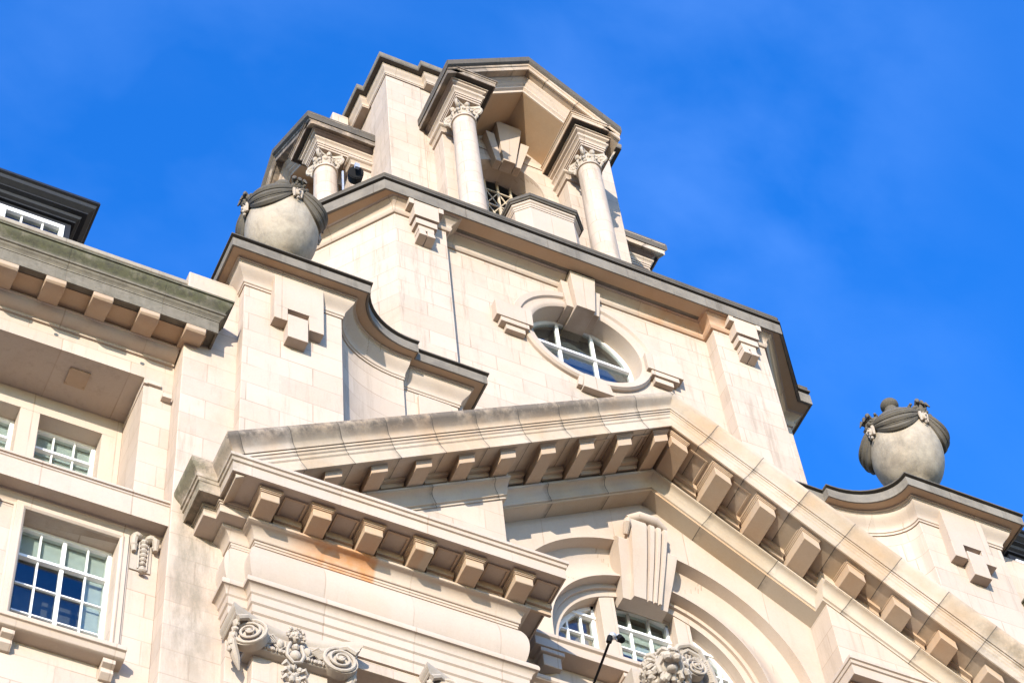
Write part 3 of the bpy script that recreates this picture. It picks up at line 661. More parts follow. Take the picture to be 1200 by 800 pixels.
# ================================================================== tympanum wall with coved arch
AC = -.05; ZC = 24.75
def arch_ring(prof, zb, seg=40, cx=AC, zc=ZC, a0=0, a1=180):
    """prof of (radius, y); half circle with straight legs down to zb"""
    rs = [[(cx+r, y, zb) for r, y in prof]]
    for i in range(seg+1):
        a = R(a0+(a1-a0)*i/seg); rs.append([(cx+r*math.cos(a), y, zc+r*math.sin(a)) for r, y in prof])
    rs.append([(cx-r, y, zb) for r, y in prof]); return MB().rings(rs, False, caps=False)
def wall_round_hole(x0, x1, z0, ztop, y, r, cx, zc, seg=48):
    """front sheet with an arched opening, ztop(x) gives the upper edge"""
    m = MB(); xs = [x0]; 
    for i in range(seg+1):
        xs.append(cx-r*math.cos(math.pi*i/seg))
    xs.append(x1); v = []; f = []
    for k in range(len(xs)-1):
        a, b = xs[k], xs[k+1]
        za = zc+math.sqrt(max(0, r*r-(a-cx)**2)) if abs(a-cx) <= r+1e-6 and 0 < k else z0
        zb = zc+math.sqrt(max(0, r*r-(b-cx)**2)) if abs(b-cx) <= r+1e-6 and k+1 < len(xs)-1 else z0
        if k == 0: za = zb = z0
        if k == len(xs)-2: za = zb = z0
        m.add([(a, y, za), (b, y, zb), (b, y, ztop(b)), (a, y, ztop(a))], [[0, 1, 2, 3]])
    return m
bb('tympanum_wall', 'smooth', wall_round_hole(-2.7, 2.6, 21, lambda x: rk(x)-1.15, 1.25, 2.26, AC, ZC), 0, 0)
cove = [(2.26, 1.25), (2.235, 1.42)] + [(2.235-.565*(i/8), 1.42+.11*math.sin(math.pi*.92*(i/8)) - .07*(i/8)) for i in range(1, 9)] + [(1.63, 1.37)]
bb('coved_niche', 'smooth', arch_ring(cove, 21.5), 0, 40)
bb('arch_rim', 'smooth', arch_ring([(1.63, 1.37), (1.625, 1.53), (1.60, 1.53), (1.55, 1.53), (1.55, 1.575), (1.53, 1.58), (1.44, 1.585), (1.44, 2.0)], 21.5), 0, 30)
# back wall behind window
# mullions & window
for c in (-.645, .515):
    bb('window_mullion', 'smooth', MB().box(c-.12, c+.12, 1.60, 2.0, 22, 26.12), .006)
lw = bb('window', 'white', arch_ring([(1.44, 1.77), (1.38, 1.77), (1.38, 1.86)], 22.0), 0)
m = MB()
for x0, x1 in ((-1.43, -.77), (-.52, .39), (.64, 1.34)):
    m.box(x0, x0+.045, 1.77, 1.86, 22, 26.1); m.box(x1-.045, x1, 1.77, 1.86, 22, 26.1)
    n = 3
    for q in range(1, n): m.box(x0+(x1-x0)*q/n-.015, x0+(x1-x0)*q/n+.015, 1.78, 1.84, 22, 26.1)
    for z in (25.72, 25.32, 24.9, 24.5): m.box(x0, x1, 1.775-(.025 if z == 25.72 else 0), 1.835, z-(.024 if z == 25.72 else .013), z+(.024 if z == 25.72 else .013))
bb('glazing_bars', 'white', m, 0, parent=lw)
bb('pane', 'glass', MB().box(-1.45, 1.36, 1.812, 1.82, 22, 26.15), 0, parent=lw)
bb('blind', 'blind', MB().box(-.50, .38, 1.93, 1.94, 25.38, 26.1), 0, parent=lw)
bb('dark_interior', 'dark_room', MB().box(-1.5, 1.45, 2.6, 2.62, 22, 26.4), 0, parent=lw)
# sill and brackets
bb('window_ledge', 'smooth', MB().sweep([(-2.05, 1.62, 0), (1.95, 1.62, 0)], [(-.1, 24.34), (.40, 24.32), (.42, 24.30), (.42, 24.24), (.38, 24.22), (.38, 24.06), (-.1, 24.06)]), .006)
for x in (-1.80, -.62, .45, 1.6):
    k = MB(); k.box(x-.17, x+.17, 1.26, 1.62, 23.98, 24.058); k.box(x-.13, x+.13, 1.30, 1.62, 23.76, 23.98)
    bb('ledge_bracket', 'smooth', k, .008)
bb('apron_wall', 'ashlar', MB().box(-2.2, 2.1, 1.50, 2.1, G0, 24.05), .006)
bb('apron_mould', 'smooth', MB().sweep([(-2.5, 1.5, 0), (2.4, 1.5, 0)], [(-.1, 23.62), (.16, 23.60), (.16, 23.54)] + curve((.14, 23.52), (.02, 23.40), 'cavetto', 4) + [(-.1, 23.40)]), 0)
# fluted scroll keystone
def keystone(cx, z0, z1, w0, w1, yb, yt, prof, curl=True, nm='keystone', mat='smooth', back=1.4, zfun=None):
    """z0 bottom, z1 top; prof list of (u -1..1, relief)"""
    rs = []; n = 22
    for i in range(n+1):
        t = i/n; z = z0+(z1-z0)*t; w_ = w0+(w1-w0)*t
        y = yb+(yt-yb)*(t**1.3)
        if curl: y += -.05*math.sin(math.pi*t) + (.10*((t-.9)/.1)**2 if t > .9 else 0)
        row = [(cx+u*w_, y-rel*(.6+.4*t), z-(.34*t if abs(u) > .645 else 0)) for u, rel in prof]
        row = [(cx-w_, back, z-.34*t)]+row+[(cx+w_, back, z-.34*t)]
        rs.append(row)
    return MB().rings(rs)
flu = []
for i in range(41):
    u = -.62+1.24*i/40; a = abs(u)
    rel = .10
    for g_ in (-.02, .24, .46):
        d = abs(u-g_)
        if d < .045: rel -= .085*(1-(d/.045)**2)
    flu.append((u, rel))
pf = [(-1.0, -.04), (-.66, -.04), (-.64, .02)] + flu + [(.64, .02), (.66, -.04), (1.0, -.04)]
ks = keystone(-.12, 25.98, 27.34, .34, .48, 1.44, 1.10, pf, back=1.66)
kk = bb('keystone', 'smooth', ks, 0, 30)
m = MB(); m.tube([(-.42, 1.10, 27.33), (-.25, 1.05, 27.38), (0, 1.05, 27.38), (.18, 1.10, 27.32)], [.05, .085, .085, .05], 12)
m.tube([(-.46, 1.14, 27.0), (-.47, 1.04, 27.12), (-.43, 1.08, 27.26), (-.38, 1.12, 27.36)], [.04, .055, .05, .04], 8)
bb('keystone_scroll', 'smooth', m, 0, parent=kk)

# ================================================================== lion mask and scroll below
def lion():
    m = MB(); c = Vector((-.58, .62, 23.46)); rnd = random.Random(3)
    a = R(-14); ex = Vector((math.cos(a), math.sin(a), 0)); ey = Vector((-math.sin(a), math.cos(a), 0))
    def W(x, y, z): return c+ex*x+ey*y+Vector((0, 0, z))
    m.blob(W(0, 0, 0), .21, 16, .02, (1, 1.05, 1.05)); m.blob(W(0, -.13, .07), .13, 12, .02, (1.1, 1, .9))
    m.blob(W(0, -.235, -.02), .085, 12, .02, (1.0, 1.3, .75)); m.blob(W(0, -.345, .01), .042, 8, 0, (1.35, .7, .8))
    m.blob(W(0, -.20, -.20), .07, 10, .02, (1, 1.0, .6))
    for q in (-1, 1):
        m.blob(W(q*.06, -.28, -.06), .062, 9, .02); m.blob(W(q*.095, -.20, .07), .030, 8); m.tube([W(q*.02, -.24, .10), W(q*.09, -.235, .135), W(q*.16, -.17, .10)], [.03, .035, .015], 6)
        m.tube([W(q*.10, -.20, .0), W(q*.15, -.13, -.08), W(q*.12, -.12, -.20)], [.05, .055, .03], 7); m.blob(W(q*.20, -.05, .16), .05, 8)
        m.tube([W(q*.03, -.22, .13), W(q*.04, -.16, .22), W(q*.10, -.08, .28)], [.03, .045, .02], 6)
    m.blob(W(0, .10, 0), .27, 22, .06, (1, .9, 1.15))
    for i in range(150):                          # mane: short thick locks combed back from the face
        t = rnd.uniform(0, 2*math.pi); k_ = rnd.random(); ph = .75+1.35*k_
        def S(r_, p_, t_): return W(r_*math.sin(p_)*math.cos(t_), -r_*.9*math.cos(p_)+.05, r_*math.sin(p_)*math.sin(t_)*1.12)
        dt = rnd.uniform(-.22, .22); l_ = rnd.uniform(.8, 1.25); b_ = rnd.uniform(.75, 1.2)
        m.tube([S(.23, ph-.12, t), S(.285, ph+.02, t+dt*.2), S(.30, ph+.18*l_, t+dt*.7), S(.28, ph+.34*l_, t+dt*1.5), S(.255, ph+.42*l_, t+dt*2.1)], [.016*b_, .036*b_, .040*b_, .024*b_, .006], 7)
    bb('lion_mask', 'carved', m)
    m = MB()
    v = volute((-.20, .55, 23.60), .165, flip=1, turns=2.4); m.add(v.v, v.f)
    for j in range(11):
        t = j/10; m.tube([(-.05+.05*t, .70, 23.86-.30*t), (.03+.06*t, .56, 23.84-.36*t), (.10+.05*t, .60, 23.72-.36*t), (.12+.03*t, .72, 23.60-.3*t)], [.02, .032, .030, .012], 6)
    for r_, y_ in ((.0, .58), (.06, .62)):
        m.tube([(-.46+r_, y_+.08, 23.84), (-.36+r_, y_, 23.98-r_), (-.22, y_-.02, 24.05-r_), (-.06, y_, 24.02-r_), (.04, y_+.05, 23.90-r_), (.12, y_+.1, 23.70-r_)], [.03, .045, .04, .045, .04, .02], 8)
    for j in range(8): m.tube([(-.38+.06*j, .66, 23.92), (-.37+.055*j, .58, 23.86), (-.36+.05*j, .62, 23.78)], [.015, .024, .01], 5)
    for j in range(30): m.blob((rnd.uniform(.10, .34), .72+rnd.uniform(-.05, .05), 23.55-rnd.uniform(0, .5)), rnd.uniform(.025, .055), 7, .2)
    m.blob((-.15, .85, 23.45), .34, 16, .03, (1, .6, 1.4)); m.box(-.9, .2, .9, 1.5, 22.4, 23.7)
    bb('carved_cartouche', 'carved', m)
lion()

# ================================================================== tower drum
YT, YP = 1.97, 1.70
def tpath(off=0):
    """plan of drum: front with two pilasters, diagonal faces, side arms"""
    F = [(-2.52, YT), (2.45, YT)]
    return F
ch = (4.50, 2.82)          # far corner of the diagonal face (wall)
# solid drum
plan = [(-3.45, YT), (3.45, YT), (4.5, 3.05), (4.78, 3.05), (4.78, 9.2), (-4.78, 9.2), (-4.78, 3.05), (-4.5, 3.05)]
m = MB(); 
# front wall with the round opening is separate; body is set behind it
bb('drum_body', 'ashlar_fine', MB().prism([(-3.3, 2.60), (3.3, 2.60), (4.3, 3.15), (4.5, 3.15), (4.5, 9.2), (-4.5, 9.2), (-4.5, 3.15), (-4.3, 3.15)], 1, 'z', 24, 35.5))
bb('drum_side_wall', 'ashlar_fine', MB().prism([(3.446, YP+.006), (4.44, 2.97), (4.44, 3.3), (3.30, 2.4), (3.30, YP+.006)], 1, 'z', 24, 35.5), .006)
bb('drum_side_wall', 'ashlar_fine', MB().prism([(-3.446, YP+.006), (-4.44, 2.97), (-4.44, 3.3), (-3.30, 2.4), (-3.30, YP+.006)][::-1], 1, 'z', 24, 35.5), .006)
for s in (-1, 1):
    bb('drum_arm', 'ashlar_fine', MB().box(s*4.30, s*4.66, 2.975, 9.3, 24, 35.5), .006)
    xa, xb = (-3.45, -2.52) if s < 0 else (2.45, 3.45)
    bb('drum_pilaster', 'ashlar_fine', MB().box(xa, xb, YP, 2.3, 24, 35.5), .008)
# front wall with round hole: quads between circle and rectangle
def round_hole(x0, x1, z0, z1, y, cx, cz, rx, rz, seg=64):
    m = MB(); inn = []; out = []
    for i in range(seg):
        a = 2*math.pi*(i+.5)/seg; c, s = math.cos(a), math.sin(a)
        inn.append((cx+rx*c, y, cz+rz*s))
        tx = ((x1-cx) if c > 0 else (x0-cx))/c if abs(c) > 1e-9 else 1e9
        tz = ((z1-cz) if s > 0 else (z0-cz))/s if abs(s) > 1e-9 else 1e9
        t = min(tx, tz); out.append((cx+t*c, y, cz+t*s))
    n = seg; f = [[i, (i+1) % n, (i+1) % n+n, i+n] for i in range(n)]
    m.add(inn+out, f)
    m.add([(x0, y, z0), inn[0], (x1, y, z0), (x1, y, z1), (x0, y, z1)], [])
    return m
CZ = 33.30; RZ = 1.06; RX = 1.03
RXI, RZI = 1.03, 1.03
fw = round_hole(-2.52, 2.45, 30.5, 35.5, YT, 0, CZ, 1.10, 1.10)
bb('drum_wall', 'ashlar_fine', fw, 0, 0)
bb('drum_wall_base', 'ashlar_fine', MB().box(-2.52, 2.45, YT+.001, 2.3, 24, 30.5))
def ellr(prof, seg=64, a0=0, a1=360, cx=0, cz=CZ):
    full = (a1-a0) >= 360; rs = []
    for i in range(seg if full else seg+1):
        a = R(a0+(a1-a0)*i/seg); rs.append([(cx+r*math.cos(a), y, cz+r*math.sin(a)) for r, y in prof])
    return MB().rings(rs, True, full)
rd = bb('round_window_surround', 'smooth', ellr([(1.0, 2.42), (1.0, 1.93), (1.03, 1.91), (1.07, 1.90), (1.12, 1.90), (1.12, 1.93), (1.20, 1.92), (1.23, 1.88), (1.34, 1.87), (1.36, 1.90), (1.36, 2.1), (1.2, 2.42)], 48, 8, 172), 0)
bb('round_window_rim', 'smooth', ellr([(1.0, 2.42), (1.0, 1.93), (1.02, 1.90), (1.15, 1.88), (1.18, 1.92), (1.18, 2.42)], 48, 172, 368), 0)
rw = bb('round_window', 'white', ellr([(1.0, 2.24), (.94, 2.24), (.935, 2.32), (1.0, 2.32)], 56), 0)
m = MB()
for x in (-.32, .32): m.box(x-.026, x+.026, 2.245, 2.31, CZ-.9, CZ+.9)
for z in (CZ-.52,): m.box(-.90, .90, 2.235, 2.305, z-.022, z+.022)
m.box(-.93, .93, 2.215, 2.30, CZ+.10, CZ+.155)
m.v = [v for v in m.v]
bb('glazing_bars', 'white', m, 0, parent=rw)
gl = MB(); pts = [(.99*math.cos(2*math.pi*i/48), CZ+.99*math.sin(2*math.pi*i/48)) for i in range(48)]
gl.prism(pts, 1, 'y', 2.27, 2.28); bb('pane', 'glass', gl, 0, 0, parent=rw)
bb('drum_backing', 'dark_room', MB().box(-1.2, 1.2, 2.44, 2.46, 32.1, 34.5), 0, parent=rw)
# keystones and blocks of the round window
k = MB(); 
def wedge(m, xa0, xa1, za, xb0, xb1, zb, y0, y1, yb0=None):
    yb0 = y0 if yb0 is None else yb0
    v = [(xa0, yb0, za), (xa1, yb0, za), (xb1, y0, zb), (xb0, y0, zb), (xa0, y1, za), (xa1, y1, za), (xb1, y1, zb), (xb0, y1, zb)]
    m.add(v, [[0, 1, 2, 3], [4, 7, 6, 5], [0, 4, 5, 1], [1, 5, 6, 2], [2, 6, 7, 3], [3, 7, 4, 0]])
wedge(k, -.17, .17, 34.15, -.235, .235, 35.12, 1.70, 2.42, 1.76)
wedge(k, -.30, -.17, 34.22, -.37, -.236, 34.92, 1.82, 2.42, 1.86); wedge(k, .17, .30, 34.22, .236, .37, 34.92, 1.82, 2.42, 1.86)
bb('round_window_keystone', 'smooth', k, .006)
k = MB(); wedge(k, -.24, .24, 31.84, -.19, .19, 32.22, 1.85, 2.3); wedge(k, -.32, -.24, 31.90, -.27, -.19, 32.18, 1.885, 2.3); wedge(k, .24, .32, 31.90, .19, .27, 32.18, 1.885, 2.3)
bb('round_window_foot_block', 'smooth', k, .006)
for s in (-1, 1):
    k = MB(); f = lambda a, b: (min(s*a, s*b), max(s*a, s*b))
    a, b_ = f(1.03, 1.68); k.box(a, b_, 1.81, 2.2, 33.05, 33.50)
    a, b_ = f(1.10, 1.60); k.box(a, b_, 1.83, 2.2, 32.93, 33.05); a, b_ = f(1.16, 1.50); k.box(a, b_, 1.87, 2.2, 32.80, 32.93)
    bb('round_window_side_block', 'smooth', k, .006)

# drum cornice on stepped plan
TP = [(-4.90, 9.3), (-4.90, 2.98), (-4.62, 2.98), (-4.55, 2.88), (-3.45, YP), (-2.55, YP), (-2.55, YT), (2.48, YT), (2.48, YP), (3.45, YP), (4.55, 2.88), (4.62, 2.98), (4.90, 2.98), (4.90, 9.3)]
TPs = [(-4.66, 9.3), (-4.66, 2.98), (-4.44, 2.98), (-3.45, YP), (3.45, YP), (4.44, 2.98), (4.66, 2.98), (4.66, 9.3)]
path = [(x, y, 0) for x, y in TPs]
TO = [(-4.92, 9.3), (-4.90, 2.53), (-4.66, 2.53), (-3.71, 1.45), (3.71, 1.45), (4.66, 2.53), (4.90, 2.53), (4.92, 9.3)]
def dl(nm, mat, prof): return bb(nm, mat, MB().lerp(TPs, TO, [(max(t, -.6)/.25, z) for t, z in prof]), 0)
pb = [(-.3, 35.20), (.13, 35.20), (.13, 35.13)] + curve((.12, 35.12), (.02, 34.98), 'cavetto', 5) + [(.02, 34.93), (-.01, 34.92), (-.3, 34.92)]
# bed mould returns round the pilasters
bedpath = [(x, y, 0) for x, y in [(-4.66, 9.3), (-4.66, 2.98), (-4.44, 2.98), (-3.45, YP), (-2.50, YP), (-2.50, YT), (-.25, YT)]]
pbw = [(-.05, 35.22), (.20, 35.20), (.20, 35.15), (.17, 35.14)] + [(.165-.05*math.sin(math.pi*i/8)+(.10*(-i/8)), 35.12-.18*i/8) for i in range(9)] + [(.05, 34.90), (.03, 34.88), (-.05, 34.88)]
bb('drum_bed_mould', 'drum_bed', MB().sweep(bedpath, pbw), 0)
bb('drum_bed_mould', 'drum_bed', MB().sweep([(.25, YT, 0), (2.43, YT, 0), (2.43, YP, 0), (3.45, YP, 0), (4.44, 2.98, 0), (4.66, 2.98, 0), (4.66, 9.3, 0)], pbw), 0)
dl('drum_corona', 'fascia', [(-.3, 35.42), (.25, 35.42), (.25, 35.13), (.225, 35.13), (.22, 35.17), (.0, 35.17), (-.3, 35.17)])
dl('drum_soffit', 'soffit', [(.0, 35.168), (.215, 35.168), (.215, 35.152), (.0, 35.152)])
co = dl('drum_cornice', 'grey', [(-.3, 35.80), (.05, 35.80), (.15, 35.78), (.22, 35.73), (.25, 35.66), (.24, 35.60), (.17, 35.585), (.17, 35.555), (.262, 35.545), (.262, 35.50), (.17, 35.485), (.17, 35.422), (-.3, 35.422)])
bb('drum_deck', 'lead', MB().prism(TPs, 1, 'z', 35.5, 35.79), 0)
for s, c in ((-1, -2.97), (1, 2.97)):
    k = MB(); k.box(c-.22, c+.22, 1.47, 1.75, 34.66, 35.165); k.box(c-.31, c-.22, 1.46, 1.75, 34.98, 35.165); k.box(c+.22, c+.31, 1.46, 1.75, 34.98, 35.165)
    k.box(c-.19, c+.19, 1.50, 1.75, 34.46, 34.62); k.box(c-.14, c+.14, 1.53, 1.75, 34.33, 34.46)
    for q in (-1, 1):
        k.add([(c+q*.075-.055, 1.53, 34.33), (c+q*.075+.055, 1.53, 34.33), (c+q*.075+.055, 1.75, 34.33), (c+q*.075-.055, 1.75, 34.33), (c+q*.075-.07, 1.50, 34.14), (c+q*.075+.07, 1.50, 34.14), (c+q*.075+.07, 1.75, 34.10), (c+q*.075-.07, 1.75, 34.10)], [[0, 1, 2, 3], [4, 7, 6, 5], [0, 4, 5, 1], [1, 5, 6, 2], [2, 6, 7, 3], [3, 7, 4, 0]])
    bb('pilaster_bracket', 'smooth', k, .005)

# ================================================================== lantern stage: square core, four pedimented porticoes
YC = 6.1
def rot_mb(m, q):
    for _ in range(q): m.v = [(-(y-YC), x+YC, z) for x, y, z in m.v]   # quarter turn about the centre
    return m
CORE = 2.5
core = MB()
for sx in (-1, 1):
    for sy in (-1, 1):
        core.box(sx*1.75, sx*CORE, YC+sy*1.75, YC+sy*CORE, 35.8, 44.2)
bb('lantern_core', 'ashlar_fine', core, .01)
# walls between corner masses (set back) with arches
def portico(q):
    Rr = lambda m: rot_mb(m, q)
    yb = 3.62; ZG = 41.55
    # back wall with arch
    wf = wall_round_hole(-1.76, 1.76, 35.8, lambda x: 44.2, yb, .78, 0, ZG, 32)
    bb('lantern_wall', 'ashlar_fine', Rr(wf), 0, 0)
    m = MB(); rs = []
    for i in range(25):
        a = math.pi*i/24; rs.append([(.78*math.cos(a), yb, ZG+.78*math.sin(a)), (.70*math.cos(a), yb+.45, ZG+.70*math.sin(a))])
    rs = [[(.78, yb, 35.8), (.70, yb+.45, 35.8)]]+rs+[[(-.78, yb, 35.8), (-.70, yb+.45, 35.8)]]
    bb('arch_reveal', 'smooth', Rr(MB().rings(rs, False, caps=False)), 0)
    # archivolt voussoir keystone
    k = MB(); wedge(k, -.13, .13, 42.10, -.28, .28, 43.35, 3.28, 3.70, 3.44)
    ks_ = bb('arch_keystone', 'smooth', Rr(k), .008)
    k = MB(); wedge(k, -.27, -.14, 42.10, -.48, -.29, 43.0, 3.40, 3.70, 3.50); wedge(k, .14, .27, 42.10, .29, .48, 43.0, 3.40, 3.70, 3.50)
    bb('arch_voussoir', 'smooth', Rr(k), .008)
    # grille
    g_ = MB(); yg = yb+.40
    for i in range(-2, 3):
        x = i*.28; h = math.sqrt(max(0, .70**2-x*x)); g_.box(x-.022, x+.022, yg, yg+.04, 37.5, ZG+h)
    for z in (37.9, 38.46, 39.02, 39.58, 40.14, 40.70, 41.26, 41.82):
        h = .70 if z < ZG else math.sqrt(max(0, .7**2-(z-ZG)**2)); g_.box(-h, h, yg+.005, yg+.035, z-.018, z+.018)
    for i in range(-2, 2):
        for z in (38.46, 39.02, 39.58, 40.14, 40.70, 41.26):
            a = (i*.28, yg+.02, z); b = ((i+1)*.28, yg+.02, z+.56)
            g_.tube([a, b], .014, 5); g_.tube([(a[0], a[1], b[2]), (b[0], a[1], a[2])], .014, 5)
    bb('window_grille', 'iron', Rr(g_), 0)
    bb('dark_interior', 'dark_room', Rr(MB().box(-.85, .85, yb+.9, yb+.92, 35.8, 42.5)), 0)
    # antae and impost
    for s in (-1, 1):
        bb('anta', 'ashlar_fine', Rr(MB().box(s*1.10, s*1.56, 3.22, 3.64, 35.8, 41.72)), .006)
        pr = [(-.02, 41.98), (.10, 41.98), (.10, 41.92)] + curve((.09, 41.91), (.02, 41.80), 'cavetto', 3) + [(.035, 41.79), (.035, 41.75), (-.02, 41.74)]
        p_ = [(s*1.10 if s > 0 else -1.56, 3.64, 0), (s*1.10 if s > 0 else -1.56, 3.22, 0), (s*1.56 if s > 0 else -1.10, 3.22, 0), (s*1.56 if s > 0 else -1.10, 3.64, 0)]
        bb('anta_capital', 'smooth', Rr(MB().sweep(p_, pr)), 0)
        # column
        cx, cy = s*1.33, 2.76
        prof = []
        for i in range(13):
            t = i/12; z = 36.2+(41.42-36.2)*t; r = .255-.035*t**1.6; prof.append((r, z))
        prof = [(0, 35.8), (.34, 35.8), (.34, 35.95), (.31, 36.0), (.33, 36.08), (.29, 36.15)] + prof + [(.25, 41.43), (.25, 41.47), (.225, 41.49), (.22, 41.55), (0, 41.55)]
        col = bb('column', 'ashlar_fine', Rr(MB().lathe(prof, (cx, cy, 0), 32)), 0, 40)
        c = MB()
        ab = []
        for e in range(4):
            for i in range(8):
                t = i/8; a = [(-1, -1), (1, -1), (1, 1), (-1, 1)][e]; b = [(1, -1), (1, 1), (-1, 1), (-1, -1)][e]
                x = a[0]+(b[0]-a[0])*t; y = a[1]+(b[1]-a[1])*t; k_ = .13*math.sin(math.pi*t)
                nx, ny = [(0, 1), (-1, 0), (0, -1), (1, 0)][e]
                ab.append((cx+.34*x+nx*k_, cy+.34*y+ny*k_))
        c.prism(ab, 1, 'z', 41.88, 41.97); 
        c.lathe([(0, 41.5), (.235, 41.5), (.27, 41.62), (.28, 41.74), (.25, 41.88), (0, 41.88)], (cx, cy, 0), 16)
        for a_ in (45, 135, 225, 315):
            dx, dy = math.cos(R(a_)), math.sin(R(a_)); bx, by = cx+.36*dx, cy+.36*dy
            pts = []
            for i in range(22):
                t = i/21; an = math.pi*.5-3.6*math.pi*t; rr = .125*(1-.8*t)
                pts.append((bx+dx*(rr*math.cos(an)+.02), by+dy*(rr*math.cos(an)+.02), 41.76+rr*math.sin(an)))
            c.tube(pts, [.045*(1-.5*i/21) for i in range(22)], 6); c.blob((bx+dx*.02, by+dy*.02, 41.76), .06, 8)
            c.tube([(cx+.2*dx, cy+.2*dy, 41.86), (bx, by, 41.88)], .045, 6)
            for j in range(3): c.blob((bx+dx*(.0-.05*j), by+dy*(.0-.05*j), 41.60-.06*j), .05, 7, .15)
        for a_ in (0, 90, 180, 270):
            dx, dy = math.cos(R(a_)), math.sin(R(a_)); c.blob((cx+.27*dx, cy+.27*dy, 41.90), .075, 8, .1); c.blob((cx+.27*dx, cy+.27*dy, 41.74), .06, 8, .1)
            for j in range(4): c.blob((cx+.265*dx, cy+.265*dy, 41.66-.07*j), .05-.004*j, 7, .15)
            for q2 in (-1, 1): c.blob((cx+.26*dx-dy*q2*.10, cy+.26*dy+dx*q2*.10, 41.72), .05, 7, .2)
        c.v = [(cx+(x-cx)*.76, cy+(y-cy)*.76, z) for x, y, z in c.v]
        bb('capital', 'carved', Rr(c), 0, 45, parent=col)
        # entablature block over each column
        xa, xb = (cx-.235, cx+.235)
        pth = [(xa, 3.64, 0), (xa, 2.52, 0), (xb, 2.52, 0), (xb, 3.64, 0)]
        e1 = [(-.45/2, 42.68), (-.2, 42.20)]
        prA = [(-.2, 42.26), (.0, 42.26), (.10, 42.26), (.10, 42.21), (.07, 42.19), (.05, 42.15), (.05, 42.10), (.035, 42.10), (.035, 42.04), (.018, 42.04), (.018, 41.98), (-.2, 41.98)]
        ent = bb('entablature', 'smooth', Rr(MB().sweep(pth, prA)), 0)
        bb('entablature_core', 'smooth', Rr(MB().box(xa+.01, xb-.01, 2.53, 3.62, 41.975, 42.66)), 0, parent=ent)
        prB = [(-.2, 42.47), (.16, 42.47), (.16, 42.44), (.13, 42.43), (.12, 42.39), (.07, 42.36), (.07, 42.33), (.02, 42.31), (.0, 42.26), (-.2, 42.26)]
        bb('entablature_bed', 'smooth', Rr(MB().sweep(pth, prB)), 0, parent=ent)
        prC = [(-.2, 42.70), (.30, 42.69), (.31, 42.68), (.31, 42.66), (.29, 42.655), (.285, 42.62), (.27, 42.61), (.27, 42.49), (.25, 42.49), (.245, 42.52), (.0, 42.52), (-.2, 42.52)]
        bb('entablature_cornice', 'rake', Rr(MB().sweep(pth, prC)), 0, parent=ent)
        bb('entablature_soffit', 'grey', Rr(MB().sweep(pth, [(0, 42.515), (.24, 42.515), (.24, 42.505), (0, 42.505)])), 0, parent=ent)
    # raking pediment of the portico
    za, xe = 44.36, 1.87; ze = 42.72
    def rr_(x): return za-(za-ze)*abs(x)/xe
    def seg(nm, mat, prof, par=None, X=xe):
        rs = [[(x, y, rr_(x)-v) for v, y in prof] for x in (-X, 0, X)]
        return bb(nm, mat, Rr(MB().rings(rs)), 0, parent=par)
    pp = seg('portico_cornice', 'grey', [(-.02, 3.7), (-.02, 2.20), (.02, 2.17), (.20, 2.17), (.23, 2.20), (.25, 2.23), (.25, 3.7)])
    seg('portico_corona', 'rake', [(.252, 3.7), (.252, 2.22), (.30, 2.23), (.31, 2.25), (.44, 2.25), (.44, 2.28), (.42, 2.29), (.42, 3.7)], pp, 1.85)
    seg('portico_bed', 'smooth', [(.422, 3.7), (.422, 2.42), (.47, 2.42), (.52, 2.46), (.56, 2.47), (.60, 2.49), (.64, 2.53), (.70, 2.53), (.74, 2.58), (.82, 2.58), (.82, 3.7)], pp, 1.45)
    seg('portico_soffit', 'soffit', [(.80, 2.60), (.824, 2.60), (.824, 3.66), (.80, 3.66)], pp, 1.4)
    bb('portico_tympanum', 'ashlar_fine', Rr(MB().prism([(-1.7, 42.6), (1.7, 42.6), (0, 43.9)], 1, 'y', 3.60, 3.66)), 0, parent=pp)
    # balcony bay
    pth = [(-.62, 3.4, 0), (-.62, 2.55, 0), (-.40, 2.34, 0), (.46, 2.34, 0), (.66, 2.55, 0), (.66, 3.4, 0)]
    bl = bb('balcony', 'smooth', Rr(MB().prism([(p[0], p[1]) for p in pth], 1, 'z', 35.8, 38.42)), .006)
    bb('balcony_cap', 'grey', Rr(MB().sweep(pth, [(-.1, 38.56), (.08, 38.56), (.11, 38.54), (.11, 38.45), (.09, 38.44), (.08, 38.40), (-.1, 38.40)])), 0, parent=bl)
    bb('balcony_mould', 'smooth', Rr(MB().sweep(pth, [(-.1, 38.398), (.055, 38.398), (.05, 38.35), (.025, 38.33), (.025, 38.28), (.012, 38.27), (.012, 38.22), (-.1, 38.22)])), 0, parent=bl)
for q in (0, 1, 3): portico(q)
# lantern attic cornice with projecting corners
AP = []
base = [(-2.5, -2.5), (-1.66, -2.5), (-1.66, -2.64), (1.66, -2.64), (1.66, -2.5)]
for q in range(4):
    for x, y in base:
        for _ in range(q): x, y = -y, x
        AP.append((x, y+YC, 0))
bb('attic_bed_mould', 'smooth', MB().sweep(AP, [(-.3, 44.50), (.11, 44.50), (.11, 44.46)] + curve((.10, 44.45), (.03, 44.30), 'cyma', 5) + [(.03, 44.26), (.015, 44.25), (.015, 44.22), (-.3, 44.22)], closed=True), 0)
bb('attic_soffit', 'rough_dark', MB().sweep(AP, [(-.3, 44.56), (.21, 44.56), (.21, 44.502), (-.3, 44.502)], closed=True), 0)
bb('attic_cornice', 'fascia', MB().sweep(AP, [(-.5, 44.72), (.19, 44.71), (.22, 44.69), (.22, 44.60), (.20, 44.562), (-.5, 44.562)], closed=True), 0)
bb('attic_blocking', 'parapet', MB().sweep(AP, [(-.5, 44.88), (.10, 44.87), (.12, 44.85), (.12, 44.712), (-.5, 44.712)], closed=True), 0)
at = MB()
